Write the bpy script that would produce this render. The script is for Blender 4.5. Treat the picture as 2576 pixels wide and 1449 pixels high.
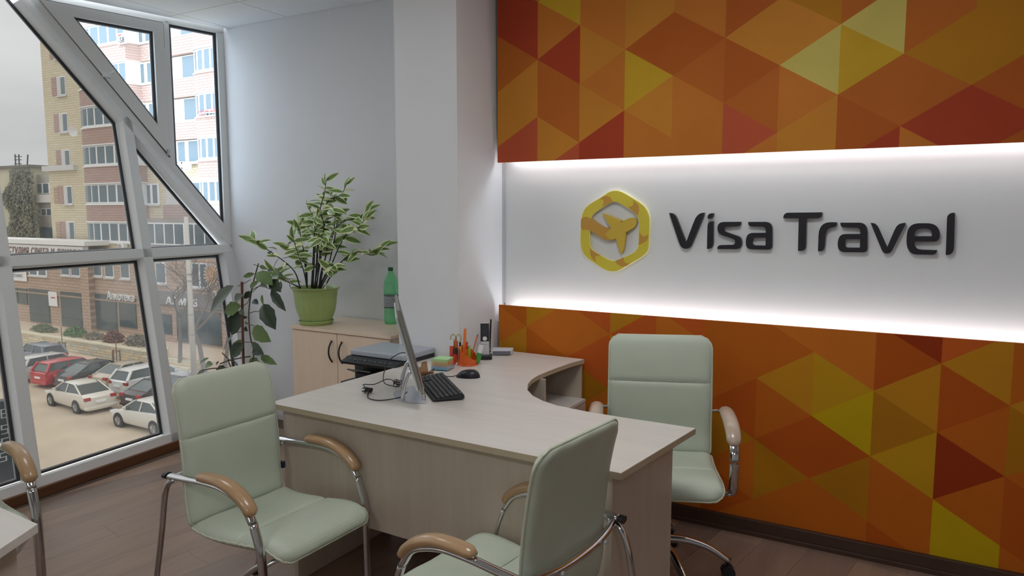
import bpy, bmesh, math, random
from math import pi, sin, cos, radians, sqrt, atan2
from mathutils import Vector, Matrix
from mathutils.geometry import tessellate_polygon

C = bpy.context.scene
for o in list(bpy.data.objects):
    bpy.data.objects.remove(o)
COL = C.collection

# ---------------------------------------------------------------- camera
FPX, CX, CY, EYE = 1825.0, 1288.0, 724.5, 1.5
PSI, PIT = radians(29.8), math.atan(192 / FPX)
cam = bpy.data.cameras.new('camera')
cam.sensor_fit = 'HORIZONTAL'; cam.sensor_width = 36.0
cam.lens = 36.0 * FPX / 2576.0
cam.clip_start = 0.05; cam.clip_end = 600
camo = bpy.data.objects.new('camera', cam); COL.objects.link(camo)
camo.location = (0, 0, EYE); camo.rotation_euler = (pi / 2 - PIT, 0, PSI)
C.camera = camo

# ---------------------------------------------------------------- sky (overcast, three times brighter overhead than at the horizon)
SKY_HORIZON = 2.7
wd = bpy.data.worlds.new('overcast'); C.world = wd; wd.use_nodes = True
nt = wd.node_tree; nt.nodes.clear()
def N(t, kind, **kw):
    n = t.nodes.new(kind)
    for k, v in kw.items(): setattr(n, k, v)
    return n
wo = N(nt, 'ShaderNodeOutputWorld'); bg = N(nt, 'ShaderNodeBackground')
tc = N(nt, 'ShaderNodeTexCoord'); sp = N(nt, 'ShaderNodeSeparateXYZ')
mp = N(nt, 'ShaderNodeMapping'); mp.inputs['Scale'].default_value = (1, 1, 3.5)
ns = N(nt, 'ShaderNodeTexNoise'); ns.inputs['Scale'].default_value = 2.2; ns.inputs['Detail'].default_value = 5
m1 = N(nt, 'ShaderNodeMath', operation='MAXIMUM'); m1.inputs[1].default_value = 0.0
m2 = N(nt, 'ShaderNodeMath', operation='MULTIPLY_ADD'); m2.inputs[1].default_value = 2.0; m2.inputs[2].default_value = 1.0
m3 = N(nt, 'ShaderNodeMapRange'); m3.inputs[1].default_value = 0.3; m3.inputs[2].default_value = 0.7
m3.inputs[3].default_value = 0.82; m3.inputs[4].default_value = 1.18
m4 = N(nt, 'ShaderNodeMath', operation='MULTIPLY'); m5 = N(nt, 'ShaderNodeMath', operation='MULTIPLY'); m5.inputs[1].default_value = SKY_HORIZON
L = nt.links.new
L(tc.outputs['Generated'], sp.inputs[0]); L(tc.outputs['Generated'], mp.inputs[0]); L(mp.outputs[0], ns.inputs['Vector'])
L(sp.outputs['Z'], m1.inputs[0]); L(m1.outputs[0], m2.inputs[0]); L(ns.outputs['Fac'], m3.inputs[0])
L(m2.outputs[0], m4.inputs[0]); L(m3.outputs[0], m4.inputs[1]); L(m4.outputs[0], m5.inputs[0])
bg.inputs['Color'].default_value = (0.86, 0.93, 1.0, 1); L(m5.outputs[0], bg.inputs['Strength']); L(bg.outputs[0], wo.inputs[0])

# ---------------------------------------------------------------- exposure and strength of the added ceiling fill
C.view_settings.view_transform = 'Standard'; C.view_settings.look = 'None'
C.view_settings.exposure = 0.0; C.view_settings.gamma = 1.0
C.view_settings.use_curve_mapping = False
CEILING_FILL = 19.5      # emission of unseen ceiling panels added to brighten the room
LED = 13.0              # emission of the strips hidden behind the orange boards

# ---------------------------------------------------------------- helpers
def ray(x, y):
    F = Vector((-sin(PSI) * cos(PIT), cos(PSI) * cos(PIT), -sin(PIT)))
    R = Vector((cos(PSI), sin(PSI), 0)); U = R.cross(F)
    return F + R * ((x - CX) / FPX) - U * ((y - CY) / FPX)
EYEV = Vector((0, 0, EYE))
def at(x, y, Y=None, Z=None, X=None):
    """measured pixel of the photograph -> point on a known plane of the place"""
    r = ray(x, y)
    if Y is not None: t = Y / r.y
    elif Z is not None: t = (Z - EYE) / r.z
    else: t = X / r.x
    return EYEV + r * t

def srgb(r, g, b):
    f = lambda c: (c / 255 / 12.92) if c / 255 <= 0.04045 else ((c / 255 + 0.055) / 1.055) ** 2.4
    return (f(r), f(g), f(b), 1)

MATS = {}
def mat(name, col, rough=0.5, metal=0.0, noise=None, bump=None, spec=None, coat=0, emit=None, trans=None):
    """noise=(scale, amount, stretch) colour variation; bump=(scale, strength)"""
    if name in MATS: return MATS[name]
    m = bpy.data.materials.new(name); m.use_nodes = True; t = m.node_tree
    b = t.nodes['Principled BSDF']
    if len(col) == 3: col = (*col, 1)
    b.inputs['Base Color'].default_value = col
    b.inputs['Roughness'].default_value = rough; b.inputs['Metallic'].default_value = metal
    if spec is not None: b.inputs['Specular IOR Level'].default_value = spec
    if coat: b.inputs['Coat Weight'].default_value = coat
    tcn = N(t, 'ShaderNodeTexCoord')
    if noise:
        sc, am, st = noise
        mpn = N(t, 'ShaderNodeMapping'); mpn.inputs['Scale'].default_value = st
        nn = N(t, 'ShaderNodeTexNoise'); nn.inputs['Scale'].default_value = sc; nn.inputs['Detail'].default_value = 6
        nn.inputs['Roughness'].default_value = 0.6
        mr = N(t, 'ShaderNodeMapRange'); mr.inputs[1].default_value = 0.3; mr.inputs[2].default_value = 0.7
        mr.inputs[3].default_value = 1 - am; mr.inputs[4].default_value = 1 + am
        vm = N(t, 'ShaderNodeVectorMath', operation='SCALE'); vm.inputs[0].default_value = col[:3]
        t.links.new(tcn.outputs['Object'], mpn.inputs[0]); t.links.new(mpn.outputs[0], nn.inputs['Vector'])
        t.links.new(nn.outputs['Fac'], mr.inputs[0]); t.links.new(mr.outputs[0], vm.inputs['Scale'])
        t.links.new(vm.outputs[0], b.inputs['Base Color'])
    if bump:
        n2 = N(t, 'ShaderNodeTexNoise'); n2.inputs['Scale'].default_value = bump[0]; n2.inputs['Detail'].default_value = 4
        bp = N(t, 'ShaderNodeBump'); bp.inputs['Strength'].default_value = bump[1]; bp.inputs['Distance'].default_value = 0.01
        t.links.new(tcn.outputs['Object'], n2.inputs['Vector']); t.links.new(n2.outputs['Fac'], bp.inputs['Height'])
        t.links.new(bp.outputs[0], b.inputs['Normal'])
    if emit:
        b.inputs['Emission Color'].default_value = (*emit[0], 1); b.inputs['Emission Strength'].default_value = emit[1]
    if trans: b.inputs['Transmission Weight'].default_value = trans
    MATS[name] = m
    return m

def glassmat(name, tint, haze=0.0, gloss=0.05, hazecol=(0.6, 0.62, 0.62)):
    """thin sheet: transparent with a tint, a little mirror reflection, some dirt"""
    if name in MATS: return MATS[name]
    m = bpy.data.materials.new(name); m.use_nodes = True; t = m.node_tree; t.nodes.clear()
    out = N(t, 'ShaderNodeOutputMaterial'); tr = N(t, 'ShaderNodeBsdfTransparent'); tr.inputs[0].default_value = (*tint, 1)
    gl = N(t, 'ShaderNodeBsdfGlossy'); gl.inputs['Roughness'].default_value = 0.01; gl.inputs[0].default_value = (0.9, 0.9, 0.9, 1)
    lw = N(t, 'ShaderNodeLayerWeight'); lw.inputs['Blend'].default_value = 0.25
    mm = N(t, 'ShaderNodeMath', operation='MULTIPLY'); mm.inputs[1].default_value = gloss * 4
    mx = N(t, 'ShaderNodeMixShader')
    t.links.new(lw.outputs['Fresnel'], mm.inputs[0]); t.links.new(mm.outputs[0], mx.inputs[0])
    t.links.new(tr.outputs[0], mx.inputs[1]); t.links.new(gl.outputs[0], mx.inputs[2])
    last = mx
    if haze:
        df = N(t, 'ShaderNodeBsdfTranslucent'); df.inputs[0].default_value = (*hazecol, 1)
        n2 = N(t, 'ShaderNodeTexNoise'); n2.inputs['Scale'].default_value = 1.6; n2.inputs['Detail'].default_value = 5
        tcn = N(t, 'ShaderNodeTexCoord'); mr = N(t, 'ShaderNodeMapRange')
        mr.inputs[1].default_value = 0.35; mr.inputs[2].default_value = 0.75; mr.inputs[3].default_value = haze * 0.3; mr.inputs[4].default_value = haze * 1.7
        t.links.new(tcn.outputs['Object'], n2.inputs['Vector']); t.links.new(n2.outputs['Fac'], mr.inputs[0])
        m2_ = N(t, 'ShaderNodeMixShader'); t.links.new(mr.outputs[0], m2_.inputs[0])
        t.links.new(mx.outputs[0], m2_.inputs[1]); t.links.new(df.outputs[0], m2_.inputs[2]); last = m2_
    t.links.new(last.outputs[0], out.inputs[0])
    MATS[name] = m
    return m

class MB:
    def __init__(s): s.v = []; s.f = []
    def add(s, vs, fs):
        k = len(s.v); s.v += [tuple(p) for p in vs]; s.f += [tuple(i + k for i in f) for f in fs]; return s
    def box(s, x0, x1, y0, y1, z0, z1):
        v = [(x0, y0, z0), (x1, y0, z0), (x1, y1, z0), (x0, y1, z0), (x0, y0, z1), (x1, y0, z1), (x1, y1, z1), (x0, y1, z1)]
        return s.add(v, [(0, 3, 2, 1), (4, 5, 6, 7), (0, 1, 5, 4), (1, 2, 6, 5), (2, 3, 7, 6), (3, 0, 4, 7)])
    def obox(s, c, size, M=None):
        M = M or Matrix.Identity(3); c = Vector(c); h = [d / 2 for d in size]
        v = [c + M @ Vector((a * h[0], b * h[1], d * h[2])) for d in (-1, 1) for (a, b) in ((-1, -1), (1, -1), (1, 1), (-1, 1))]
        return s.add(v, [(0, 3, 2, 1), (4, 5, 6, 7), (0, 1, 5, 4), (1, 2, 6, 5), (2, 3, 7, 6), (3, 0, 4, 7)])
    def prism(s, pts, vec):
        """planar polygon (3D points) extruded by vec; concave allowed"""
        pts = [Vector(p) for p in pts]; vec = Vector(vec); n = len(pts)
        tris = tessellate_polygon([pts])
        v = pts + [p + vec for p in pts]
        nrm = Vector((0, 0, 0))
        for i in range(n):
            a, b = pts[i], pts[(i + 1) % n]; nrm += a.cross(b)
        flip = nrm.dot(vec) > 0
        f = []
        for t in tris:
            a, b, c = t
            q = (pts[b] - pts[a]).cross(pts[c] - pts[a])
            if q.dot(vec) > 0: a, c = c, a
            f.append((a, b, c)); f.append((c + n, b + n, a + n))
        for i in range(n):
            j = (i + 1) % n
            f.append((i, j, j + n, i + n) if flip else (j, i, i + n, j + n))
        return s.add(v, f)
    def prism2(s, outer, holes, fn, vec):
        """2D outline with holes -> extruded; fn maps (u,v) to 3D"""
        loops = [outer] + list(holes); P = [[Vector((*p, 0)) for p in l] for l in loops]
        tris = tessellate_polygon(P); flat = [p for l in loops for p in l]; n = len(flat)
        P3 = [Vector(fn(*p)) for p in flat]; vec = Vector(vec)
        v = P3 + [p + vec for p in P3]; f = []
        for t in tris:
            a, b, c = t; q = (P3[b] - P3[a]).cross(P3[c] - P3[a])
            if q.dot(vec) > 0: a, c = c, a
            f.append((a, b, c)); f.append((c + n, b + n, a + n))
        k = 0
        for l in loops:
            m = len(l)
            for i in range(m):
                f.append((k + i, k + (i + 1) % m, k + (i + 1) % m + n, k + i + n))
            k += m
        return s.add(v, f)
    def tube(s, pts, r, n=8, closed=False, flat=1.0, up=None, caps=True):
        """flat scales the section along the frame's second axis"""
        pts = [Vector(p) for p in pts]; m = len(pts)
        rr = r if isinstance(r, (list, tuple)) else [r] * m
        tans = []
        for i in range(m):
            a = pts[(i - 1) % m] if (closed or i > 0) else pts[0]
            b = pts[(i + 1) % m] if (closed or i < m - 1) else pts[-1]
            d = (b - a)
            tans.append(d.normalized() if d.length > 1e-9 else Vector((0, 0, 1)))
        t0 = tans[0]
        if up is not None: u = Vector(up)
        else: u = Vector((0, 0, 1)) if abs(t0.z) < 0.9 else Vector((1, 0, 0))
        u = (u - t0 * u.dot(t0)).normalized(); vs = []
        for i in range(m):
            t = tans[i]
            if up is not None:
                q = Vector(up); q = q - t * q.dot(t)
                u = q.normalized() if q.length > 1e-4 else u
            else: u = (u - t * u.dot(t)).normalized()
            w = t.cross(u)
            for k in range(n):
                a = 2 * pi * k / n
                vs.append(pts[i] + u * (cos(a) * rr[i]) + w * (sin(a) * rr[i] * flat))
        fs = []
        for i in range(m if closed else m - 1):
            j = (i + 1) % m
            for k in range(n):
                l = (k + 1) % n
                fs.append((i * n + k, i * n + l, j * n + l, j * n + k))
        if not closed and caps:
            fs.append(tuple(range(n))[::-1]); fs.append(tuple((m - 1) * n + k for k in range(n)))
        return s.add(vs, fs)
    def lathe(s, prof, n=24, c=(0, 0, 0), M=None):
        M = M or Matrix.Identity(3); c = Vector(c); vs = []
        for (r, z) in prof:
            for k in range(n):
                a = 2 * pi * k / n; vs.append(c + M @ Vector((r * cos(a), r * sin(a), z)))
        fs = []
        for i in range(len(prof) - 1):
            for k in range(n):
                l = (k + 1) % n; fs.append((i * n + k, i * n + l, (i + 1) * n + l, (i + 1) * n + k))
        fs.append(tuple(range(n))[::-1]); fs.append(tuple((len(prof) - 1) * n + k for k in range(n)))
        return s.add(vs, fs)
    def build(s, name, m, parent=None, world=False, smooth=False, bevel=0, kind=None, label=None, loc=None):
        me = bpy.data.meshes.new(name)
        vs = s.v
        if world and parent is not None:
            l = Vector(parent.location); p = parent.parent
            while p is not None: l = l + Vector(p.location); p = p.parent
            vs = [tuple(Vector(p_) - l) for p_ in vs]
        if loc is not None: vs = [tuple(Vector(p_) - Vector(loc)) for p_ in vs]
        me.from_pydata(vs, [], s.f); me.update()
        if isinstance(m, (list, tuple)):
            for q in m: me.materials.append(q)
        else: me.materials.append(m)
        if smooth:
            for p in me.polygons: p.use_smooth = True
        o = bpy.data.objects.new(name, me); COL.objects.link(o)
        if loc is not None: o.location = loc
        if parent is not None: o.parent = parent
        if smooth == 'auto':
            me.set_sharp_from_angle(angle=radians(40))
        if bevel:
            b = o.modifiers.new('bevel', 'BEVEL'); b.width = bevel; b.segments = 2; b.limit_method = 'ANGLE'; b.harden_normals = False
        if kind: o['kind'] = kind
        if label: o['label'] = label
        return o

def thing(name, label, cat, loc=(0, 0, 0), rz=0.0, group=None):
    o = bpy.data.objects.new(name, None); COL.objects.link(o); o.empty_display_size = 0.05
    o.location = loc; o.rotation_euler = (0, 0, rz); o['label'] = label; o['category'] = cat
    if group: o['group'] = group
    return o
def tag(o, label, cat, group=None):
    o['label'] = label; o['category'] = cat
    if group: o['group'] = group
    return o
def dup(root, loc, rz, label, group=None):
    r = root.copy(); COL.objects.link(r); r.location = loc; r.rotation_euler = (0, 0, rz); r['label'] = label
    if group: r['group'] = group
    for ch in list(root.children):
        c = ch.copy(); COL.objects.link(c); c.parent = r
        for g in list(ch.children):
            d = g.copy(); COL.objects.link(d); d.parent = c
    return r
def bez(P, n=10):
    """Catmull-Rom through points"""
    P = [Vector(p) for p in P]; Q = [P[0] * 2 - P[1]] + P + [P[-1] * 2 - P[-2]]; out = []
    for i in range(1, len(Q) - 2):
        for k in range(n):
            t = k / n; a, b, c, d = Q[i - 1], Q[i], Q[i + 1], Q[i + 2]
            out.append(0.5 * ((2 * b) + (c - a) * t + (2 * a - 5 * b + 4 * c - d) * t * t + (3 * b - a - 3 * c + d) * t ** 3))
    out.append(P[-1]); return out

# materials
M_white = mat('white_paint', (0.80, 0.80, 0.80), 0.75, noise=(3, 0.02, (1, 1, 1)), bump=(180, 0.05))
M_wallgrey = mat('wall_paint', (0.74, 0.74, 0.75), 0.8, noise=(2, 0.02, (1, 1, 1)), bump=(160, 0.05))
M_ceil = mat('ceiling_tile_mineral', (0.74, 0.75, 0.76), 0.9, bump=(220, 0.25))
M_frame = mat('window_profile_white', (0.78, 0.79, 0.78), 0.35)
M_gasket = mat('black_gasket', (0.03, 0.03, 0.035), 0.5)
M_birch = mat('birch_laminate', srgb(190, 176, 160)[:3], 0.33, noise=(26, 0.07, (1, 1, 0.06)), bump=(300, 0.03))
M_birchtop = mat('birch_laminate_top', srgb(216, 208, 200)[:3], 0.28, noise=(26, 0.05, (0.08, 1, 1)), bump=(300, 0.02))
M_birchedge = mat('birch_edge_band', srgb(188, 172, 146)[:3], 0.45)
M_cabinet = mat('cabinet_laminate', srgb(230, 206, 182)[:3], 0.35, noise=(22, 0.05, (1, 1, 0.06)))
M_leather = mat('mint_leatherette', srgb(188, 196, 178)[:3], 0.42, bump=(500, 0.08), noise=(4, 0.03, (1, 1, 1)))
M_piping = mat('leatherette_piping', srgb(196, 200, 178)[:3], 0.45)
M_seam = mat('seam_thread', srgb(120, 124, 108)[:3], 0.7)
M_chrome = mat('chrome', (0.62, 0.62, 0.64), 0.13, 1.0)
M_armwood = mat('armrest_wood', srgb(176, 142, 104)[:3], 0.32, noise=(18, 0.12, (0.15, 1, 1)), coat=0.3)
M_armpale = mat('armrest_pale_wood', srgb(190, 168, 148)[:3], 0.3, noise=(18, 0.08, (0.15, 1, 1)), coat=0.4)
M_black = mat('black_plastic', (0.012, 0.012, 0.014), 0.35)
M_blackmat = mat('black_matt_plastic', (0.02, 0.02, 0.022), 0.6)
M_silver = mat('silver_plastic', (0.55, 0.56, 0.58), 0.3, 0.6)
M_base = mat('brown_skirting', srgb(104, 66, 42)[:3], 0.5, noise=(10, 0.25, (1, 0.1, 1)))
M_basedk = mat('dark_skirting', srgb(70, 48, 36)[:3], 0.45, noise=(10, 0.25, (0.1, 1, 1)))

# ================================================================ THE ROOM
CEIL = 2.8; BACK = 3.62; FRONT = -3.0; RIGHT = 3.6
def p1x(y, z): return -4.454 - 0.093857 * (y - 3.62) - 0.233166 * (z - 1.28)
def P1(y, z): return Vector((p1x(y, z), y, z))
N1 = Vector((-1, -0.093857, -0.233166)).normalized()
def P2(y, z): return Vector((-4.454 + 0.1985 * (y - 3.62), y, z))
N2 = Vector((-1, 0.1985, 0)).normalized()
def crease_z(y): return 1.28 + (3.62 - y) * 1.247

# floor
fl = MB().prism([(p1x(FRONT, 0) + 0.0, FRONT, 0), (RIGHT, FRONT, 0), (RIGHT, 3.72, 0), (-4.16, 3.72, 0)], (0, 0, -0.3)).build(
    'floor', mat('floor_screed', srgb(92, 74, 62)[:3], 0.8), kind='structure')
rnd = random.Random(4)
planks = []
PLC = [srgb(136, 110, 93), srgb(128, 104, 90), srgb(144, 116, 97), srgb(118, 96, 84), srgb(132, 108, 93), srgb(140, 114, 98)]
PM = [mat('plank_%s' % w, PLC[i][:3], 0.36, noise=(14, 0.16, (1.0, 0.10, 1)), bump=(60, 0.03)) for i, w in enumerate(
    ['oak_warm', 'oak_mid', 'oak_light', 'oak_dark', 'oak_grey', 'oak_pale'])]
pa = radians(-10); PW, PL = 0.192, 1.28
ca, sa = cos(pa), sin(pa)      # plank direction is rotated 10 degrees towards +x
def clip(poly, a, b):
    """keep the part of 2D poly on the left of line a->b"""
    out = []; n = len(poly)
    side = lambda p: (b[0] - a[0]) * (p[1] - a[1]) - (b[1] - a[1]) * (p[0] - a[0])
    for i in range(n):
        p, q = poly[i], poly[(i + 1) % n]; sp_, sq = side(p), side(q)
        if sp_ >= 0: out.append(p)
        if (sp_ >= 0) != (sq >= 0):
            t = sp_ / (sp_ - sq); out.append((p[0] + (q[0] - p[0]) * t, p[1] + (q[1] - p[1]) * t))
    return out
FLB = [(-4.05 + 0.0, 3.70), (-3.88, 1.0), (-3.7, -1.2), (0.9, -1.2), (2.6, 3.38), (-2.0, 3.38), (-2.0, 3.70)]
nP = 0
for i in range(-34, 22):
    offs = (i * 0.47) % 1.28
    for j in range(-3, 5):
        u0 = i * PW; v0 = j * PL + offs; g = 0.0005
        q = [(u0 + g, v0 + g), (u0 + PW - g, v0 + g), (u0 + PW - g, v0 + PL - g), (u0 + g, v0 + PL - g)]
        q = [(x * ca - y * sa, x * sa + y * ca) for x, y in q]
        for a, b in (((-4.05, 3.72), (-3.72, -1.2)), ((-3.72, -1.2), (0.6, -1.2)), ((0.6, -1.2), (2.4, 3.37)), ((2.4, 3.46), (-2.0, 3.46)), ((-2.0, 3.60), (-4.2, 3.60))):
            q = clip(q, a, b)
            if len(q) < 3: break
        if len(q) < 3 or nP >= 298: continue
        nP += 1
        MB().prism([(x, y, 0.0005) for x, y in q], (0, 0, 0.0035)).build('plank', rnd.choice(PM), fl)

# ceiling: dark void plate with tiles hung under it
ceil = MB().prism([(-5.0, FRONT, CEIL + 0.05), (RIGHT, FRONT, CEIL + 0.05), (RIGHT, BACK + 0.1, CEIL + 0.05), (-4.44, BACK + 0.1, CEIL + 0.05)], (0, 0, 0.1)).build(
    'ceiling', mat('ceiling_void', (0.03, 0.03, 0.03), 0.9), kind='structure')
def P2x(y): return -4.454 + 0.1985 * (y - 3.62)
GX0, GY0, GS = -3.81, 3.215, 0.5755
for i in range(-3, 12):
    for j in range(-1, 11):
        x0 = GX0 + i * GS; y1 = GY0 - (j - 0) * GS; y0 = y1 - GS
        if j == -1: y0, y1 = GY0, BACK
        g = 0.0022
        q = [(x0 + g, y0 + g), (x0 + GS - g, y0 + g), (x0 + GS - g, y1 - g), (x0 + g, y1 - g)]
        q = clip(q, (-4.430, 3.62), (-4.672, 2.40)); 
        if len(q) >= 3: q = clip(q, (-4.68, 2.45), (-4.30, -3.0))
        if len(q) >= 3: q = clip(q, (RIGHT, FRONT), (RIGHT, BACK))
        if len(q) < 3: continue
        # fields left open for the added fill panels
        if (i, j) in ((1, 2), (8, 7), (4, 7), (5, 2)): continue
        MB().prism([(x, y, CEIL) for x, y in q], (0, 0, 0.018)).build('ceiling_tile', M_ceil, ceil)
M_fill = mat('lamp_diffuser', (0.9, 0.9, 0.9), 0.5, emit=((0.95, 0.98, 1.0), CEILING_FILL * 0.42))
M_fill_full = mat('lamp_diffuser_full', (0.9, 0.9, 0.9), 0.5, emit=((0.95, 0.98, 1.0), CEILING_FILL))
fill0 = None
for n_, (i, j) in enumerate(((1, 2), (8, 7), (4, 7), (5, 2))):  # invented light panels, out of view, added as interior fill
    x0 = GX0 + i * GS; y0 = GY0 - j * GS - GS; c = (x0 + GS / 2, y0 + GS / 2, CEIL)
    lb = ['ceiling light panel above the chair by the window, out of the photo', 'ceiling light panel behind the viewer on the right', 'ceiling light panel behind the viewer on the left', 'ceiling light panel nearest the desk, out of the photo'][n_]
    if fill0 is None:
        fill0 = thing('ceiling_light', lb, 'lamp', c)
        h = GS / 2 - 0.004
        MB().box(-h, h, -h, h, 0.012, 0.04).build('housing', M_frame, fill0)
        MB().box(-h + 0.02, h - 0.02, -h + 0.02, h - 0.02, 0.0, 0.011).build('diffuser', M_fill, fill0)
    else:
        r_ = dup(fill0, c, 0, lb)
        for ch in r_.children:      # the fill panel by the window is the dimmed one; the rest run at full strength
            if ch.name.startswith('diffuser'):
                ch.data = ch.data.copy(); ch.data.materials[0] = M_fill_full

# back wall, column, walls
def wall_poly(name, pts, vec, m): return MB().prism(pts, vec).build(name, m, kind='structure')
wall_poly('wall_back', [(p1x(BACK, -0.1) - .06, BACK + .0005, -0.1), (-1.9, BACK + .0005, -0.1), (-1.9, BACK + .0005, 2.86), (-4.50, BACK + .0005, 2.86), (-4.51, BACK + .0005, 1.28), (-4.215, BACK + .0005, 0)], (0, 0.25, 0), M_wallgrey)
wall_poly('trim_1', [(-2.435, 3.033, 0), (-2.05, 3.033, 0), (-2.05, 3.61, 0), (-2.435, 3.61, 0)], (0, 0, CEIL), M_wallgrey)   # plastered column
o = bpy.data.objects['trim_1']; o['label'] = 'white plastered column between back wall and orange wall'
MB().box(-2.05, RIGHT + 0.1, 3.50, 3.7, 0, 2.86).build('wall_right', M_white, kind='structure')
MB().box(RIGHT, RIGHT + 0.2, FRONT, 3.5, 0, 2.86).build('wall_side', M_white, kind='structure')
MB().box(-4.6, RIGHT + 0.2, FRONT - 0.2, FRONT, 0, 2.86).build('wall_front', M_white, kind='structure')

# baseboards
MB().prism([P1(FRONT, 0) + Vector((0.0, 0, 0)), P1(BACK, 0), P1(BACK, 0) + Vector((0.022, 0, 0)), P1(FRONT, 0) + Vector((0.022, 0, 0))], (0, 0, 0.056)).build('baseboard_left', M_base, kind='structure', bevel=0.004)
bb = MB(); bb.box(-2.05, RIGHT, 3.362, 3.386, 0, 0.075); bb.box(-2.05, RIGHT, 3.352, 3.362, 0, 0.025)
bb.build('baseboard_right', M_basedk, kind='structure', bevel=0.003)

# ---------------------------------------------------------------- window facade
win = MB()
def bar1(a, b, c, d, t=0.10, m=win):      # quad given as (y, z) corners on the inclined plane
    m.prism([P1(*a), P1(*b), P1(*c), P1(*d)], N1 * t)
MUL = [2.838, 1.958, 1.078, 0.198, -0.682, -1.562, -2.442]
def my(b, z): return b + 0.05 * z
def crease_y(z): return 3.62 - (z - 1.28) / 1.247
w1 = thing('window_1', 'large inclined white framed window from floor to diagonal beam', 'window', (0, 0, 0)); w1['kind'] = 'structure'
del w1['category']
bar = MB(); bar1((FRONT, 0.045), (BACK, 0.045), (BACK, 0.10), (FRONT, 0.10), m=bar); bar.build('bottom_rail', M_frame, w1, bevel=0.003)
bar = MB(); bar1((FRONT, 1.205), (BACK, 1.205), (BACK, 1.265), (FRONT, 1.265), m=bar); bar.build('transom', M_frame, w1, bevel=0.003)
for b in MUL:
    h = 0.034
    zt = CEIL + 0.04
    if b > 2: zt = 2.12
    if 1.5 < b < 2.2: zt = 2.84
    bar = MB(); bar1((my(b, 0) - h, 0.0), (my(b, 0) + h, 0.0), (my(b, zt) + h, zt), (my(b, zt) - h, zt), t=0.102, m=bar)
    bar.build('mullion', M_frame, w1, bevel=0.003)
# diagonal beam, lower face
bar = MB(); e = 0.060
bar.prism([P1(3.62, 1.28), P1(2.38, crease_z(2.38)), P1(2.38, crease_z(2.38) - e * 1.6), P1(3.62, 1.28 - e * 1.0)], N1 * 0.10)
bar.build('diagonal_beam', M_frame, w1)
# wall-side reveal below the transom
bar = MB(); bar.prism([P1(3.47, 0.1), P1(3.62, 0.1), P1(3.62, 1.205), P1(3.535, 1.205)], N1 * 0.1); bar.build('jamb', M_wallgrey, w1)
# panes with gaskets
M_gl1 = glassmat('tinted_glass', (0.45, 0.437, 0.42), haze=0.045, gloss=0.04)
M_gl1h = glassmat('tinted_glass_dusty', (0.46, 0.452, 0.448), haze=0.09, gloss=0.05)
M_gl2 = glassmat('clear_glass', (0.90, 0.955, 1.0), haze=0.01, gloss=0.03)
def insetpoly(poly, d):
    c = [sum(p[0] for p in poly) / len(poly), sum(p[1] for p in poly) / len(poly)]
    n = len(poly); out = []
    A = sum(poly[i][0] * poly[(i + 1) % n][1] - poly[(i + 1) % n][0] * poly[i][1] for i in range(n))
    s = 1 if A > 0 else -1
    for i in range(n):
        p0, p, q = Vector(poly[i - 1]), Vector(poly[i]), Vector(poly[(i + 1) % n])
        e1, e2 = (p - p0).normalized(), (q - p).normalized()
        n1_, n2_ = Vector((-e1.y, e1.x)) * s, Vector((-e2.y, e2.x)) * s
        b = (n1_ + n2_); b = b / max(1e-6, b.dot(n1_)); out.append((p.x + b.x * d, p.y + b.y * d))
    return out
def pane(poly, PF, NV, depth, gm, parent, name='glass_pane', gas=True):
    q = MB(); q.prism([PF(*p) + NV * depth for p in poly], NV * 0.006); g = q.build(name, gm, parent)
    if gas:
        inn = insetpoly(poly, 0.012); n = len(poly); k = MB()
        for i in range(n):
            j = (i + 1) % n
            k.prism([PF(*poly[i]) + NV * (depth - 0.012), PF(*poly[j]) + NV * (depth - 0.012), PF(*inn[j]) + NV * (depth - 0.012), PF(*inn[i]) + NV * (depth - 0.012)], NV * 0.011)
        k.build('gasket', M_gasket, g)
        inn2 = insetpoly(poly, 0.020); k = MB()
        for i in range(n):
            j = (i + 1) % n
            k.prism([PF(*inn[i]) + NV * (depth - 0.004), PF(*inn[j]) + NV * (depth - 0.004), PF(*inn2[j]) + NV * (depth - 0.004), PF(*inn2[i]) + NV * (depth - 0.004)], NV * 0.003)
        k.build('glazing_bead', M_silver, g)
hm = 0.036
ys = MUL + [-3.3]
# right-hand bay
pane([(my(2.838, .10) + hm, .105), (3.468, .105), (3.534, 1.203), (my(2.838, 1.2) + hm, 1.203)], P1, N1, 0.08, M_gl1h, w1)
yb = crease_y(1.33)
zz = lambda y: crease_z(y) - 0.085
pane([(my(2.838, 1.27) + hm, 1.267), (3.56, 1.267), (my(2.838, 1.86) + hm, zz(my(2.838, 1.86) + hm))], P1, N1, 0.08, M_gl1h, w1)
# next bay: upper pane cut by the beam
pane([(my(1.958, .10) + hm, .105), (my(2.838, .10) - hm, .105), (my(2.838, 1.2) - hm, 1.203), (my(1.958, 1.2) + hm, 1.203)], P1, N1, 0.08, M_gl1, w1)
ym = my(2.838, 2.0) - hm
pane([(my(1.958, 1.27) + hm, 1.267), (my(2.838, 1.27) - hm, 1.267), (ym, zz(ym) + 0.0), (crease_y(2.80) - 0.075, 2.80), (my(1.958, 2.8) + hm, 2.80)], P1, N1, 0.08, M_gl1, w1)
for a, b in zip(MUL[1:], MUL[2:] + [-3.0]):
    lo = [(my(b, .1) + hm, .105), (my(a, .1) - hm, .105), (my(a, 1.2) - hm, 1.203), (my(b, 1.2) + hm, 1.203)]
    hi = [(my(b, 1.27) + hm, 1.267), (my(a, 1.27) - hm, 1.267), (my(a, 2.8) - hm, 2.8), (my(b, 2.8) + hm, 2.8)]
    pane(lo, P1, N1, 0.08, M_gl1, w1); pane(hi, P1, N1, 0.08, M_gl1, w1)

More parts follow.
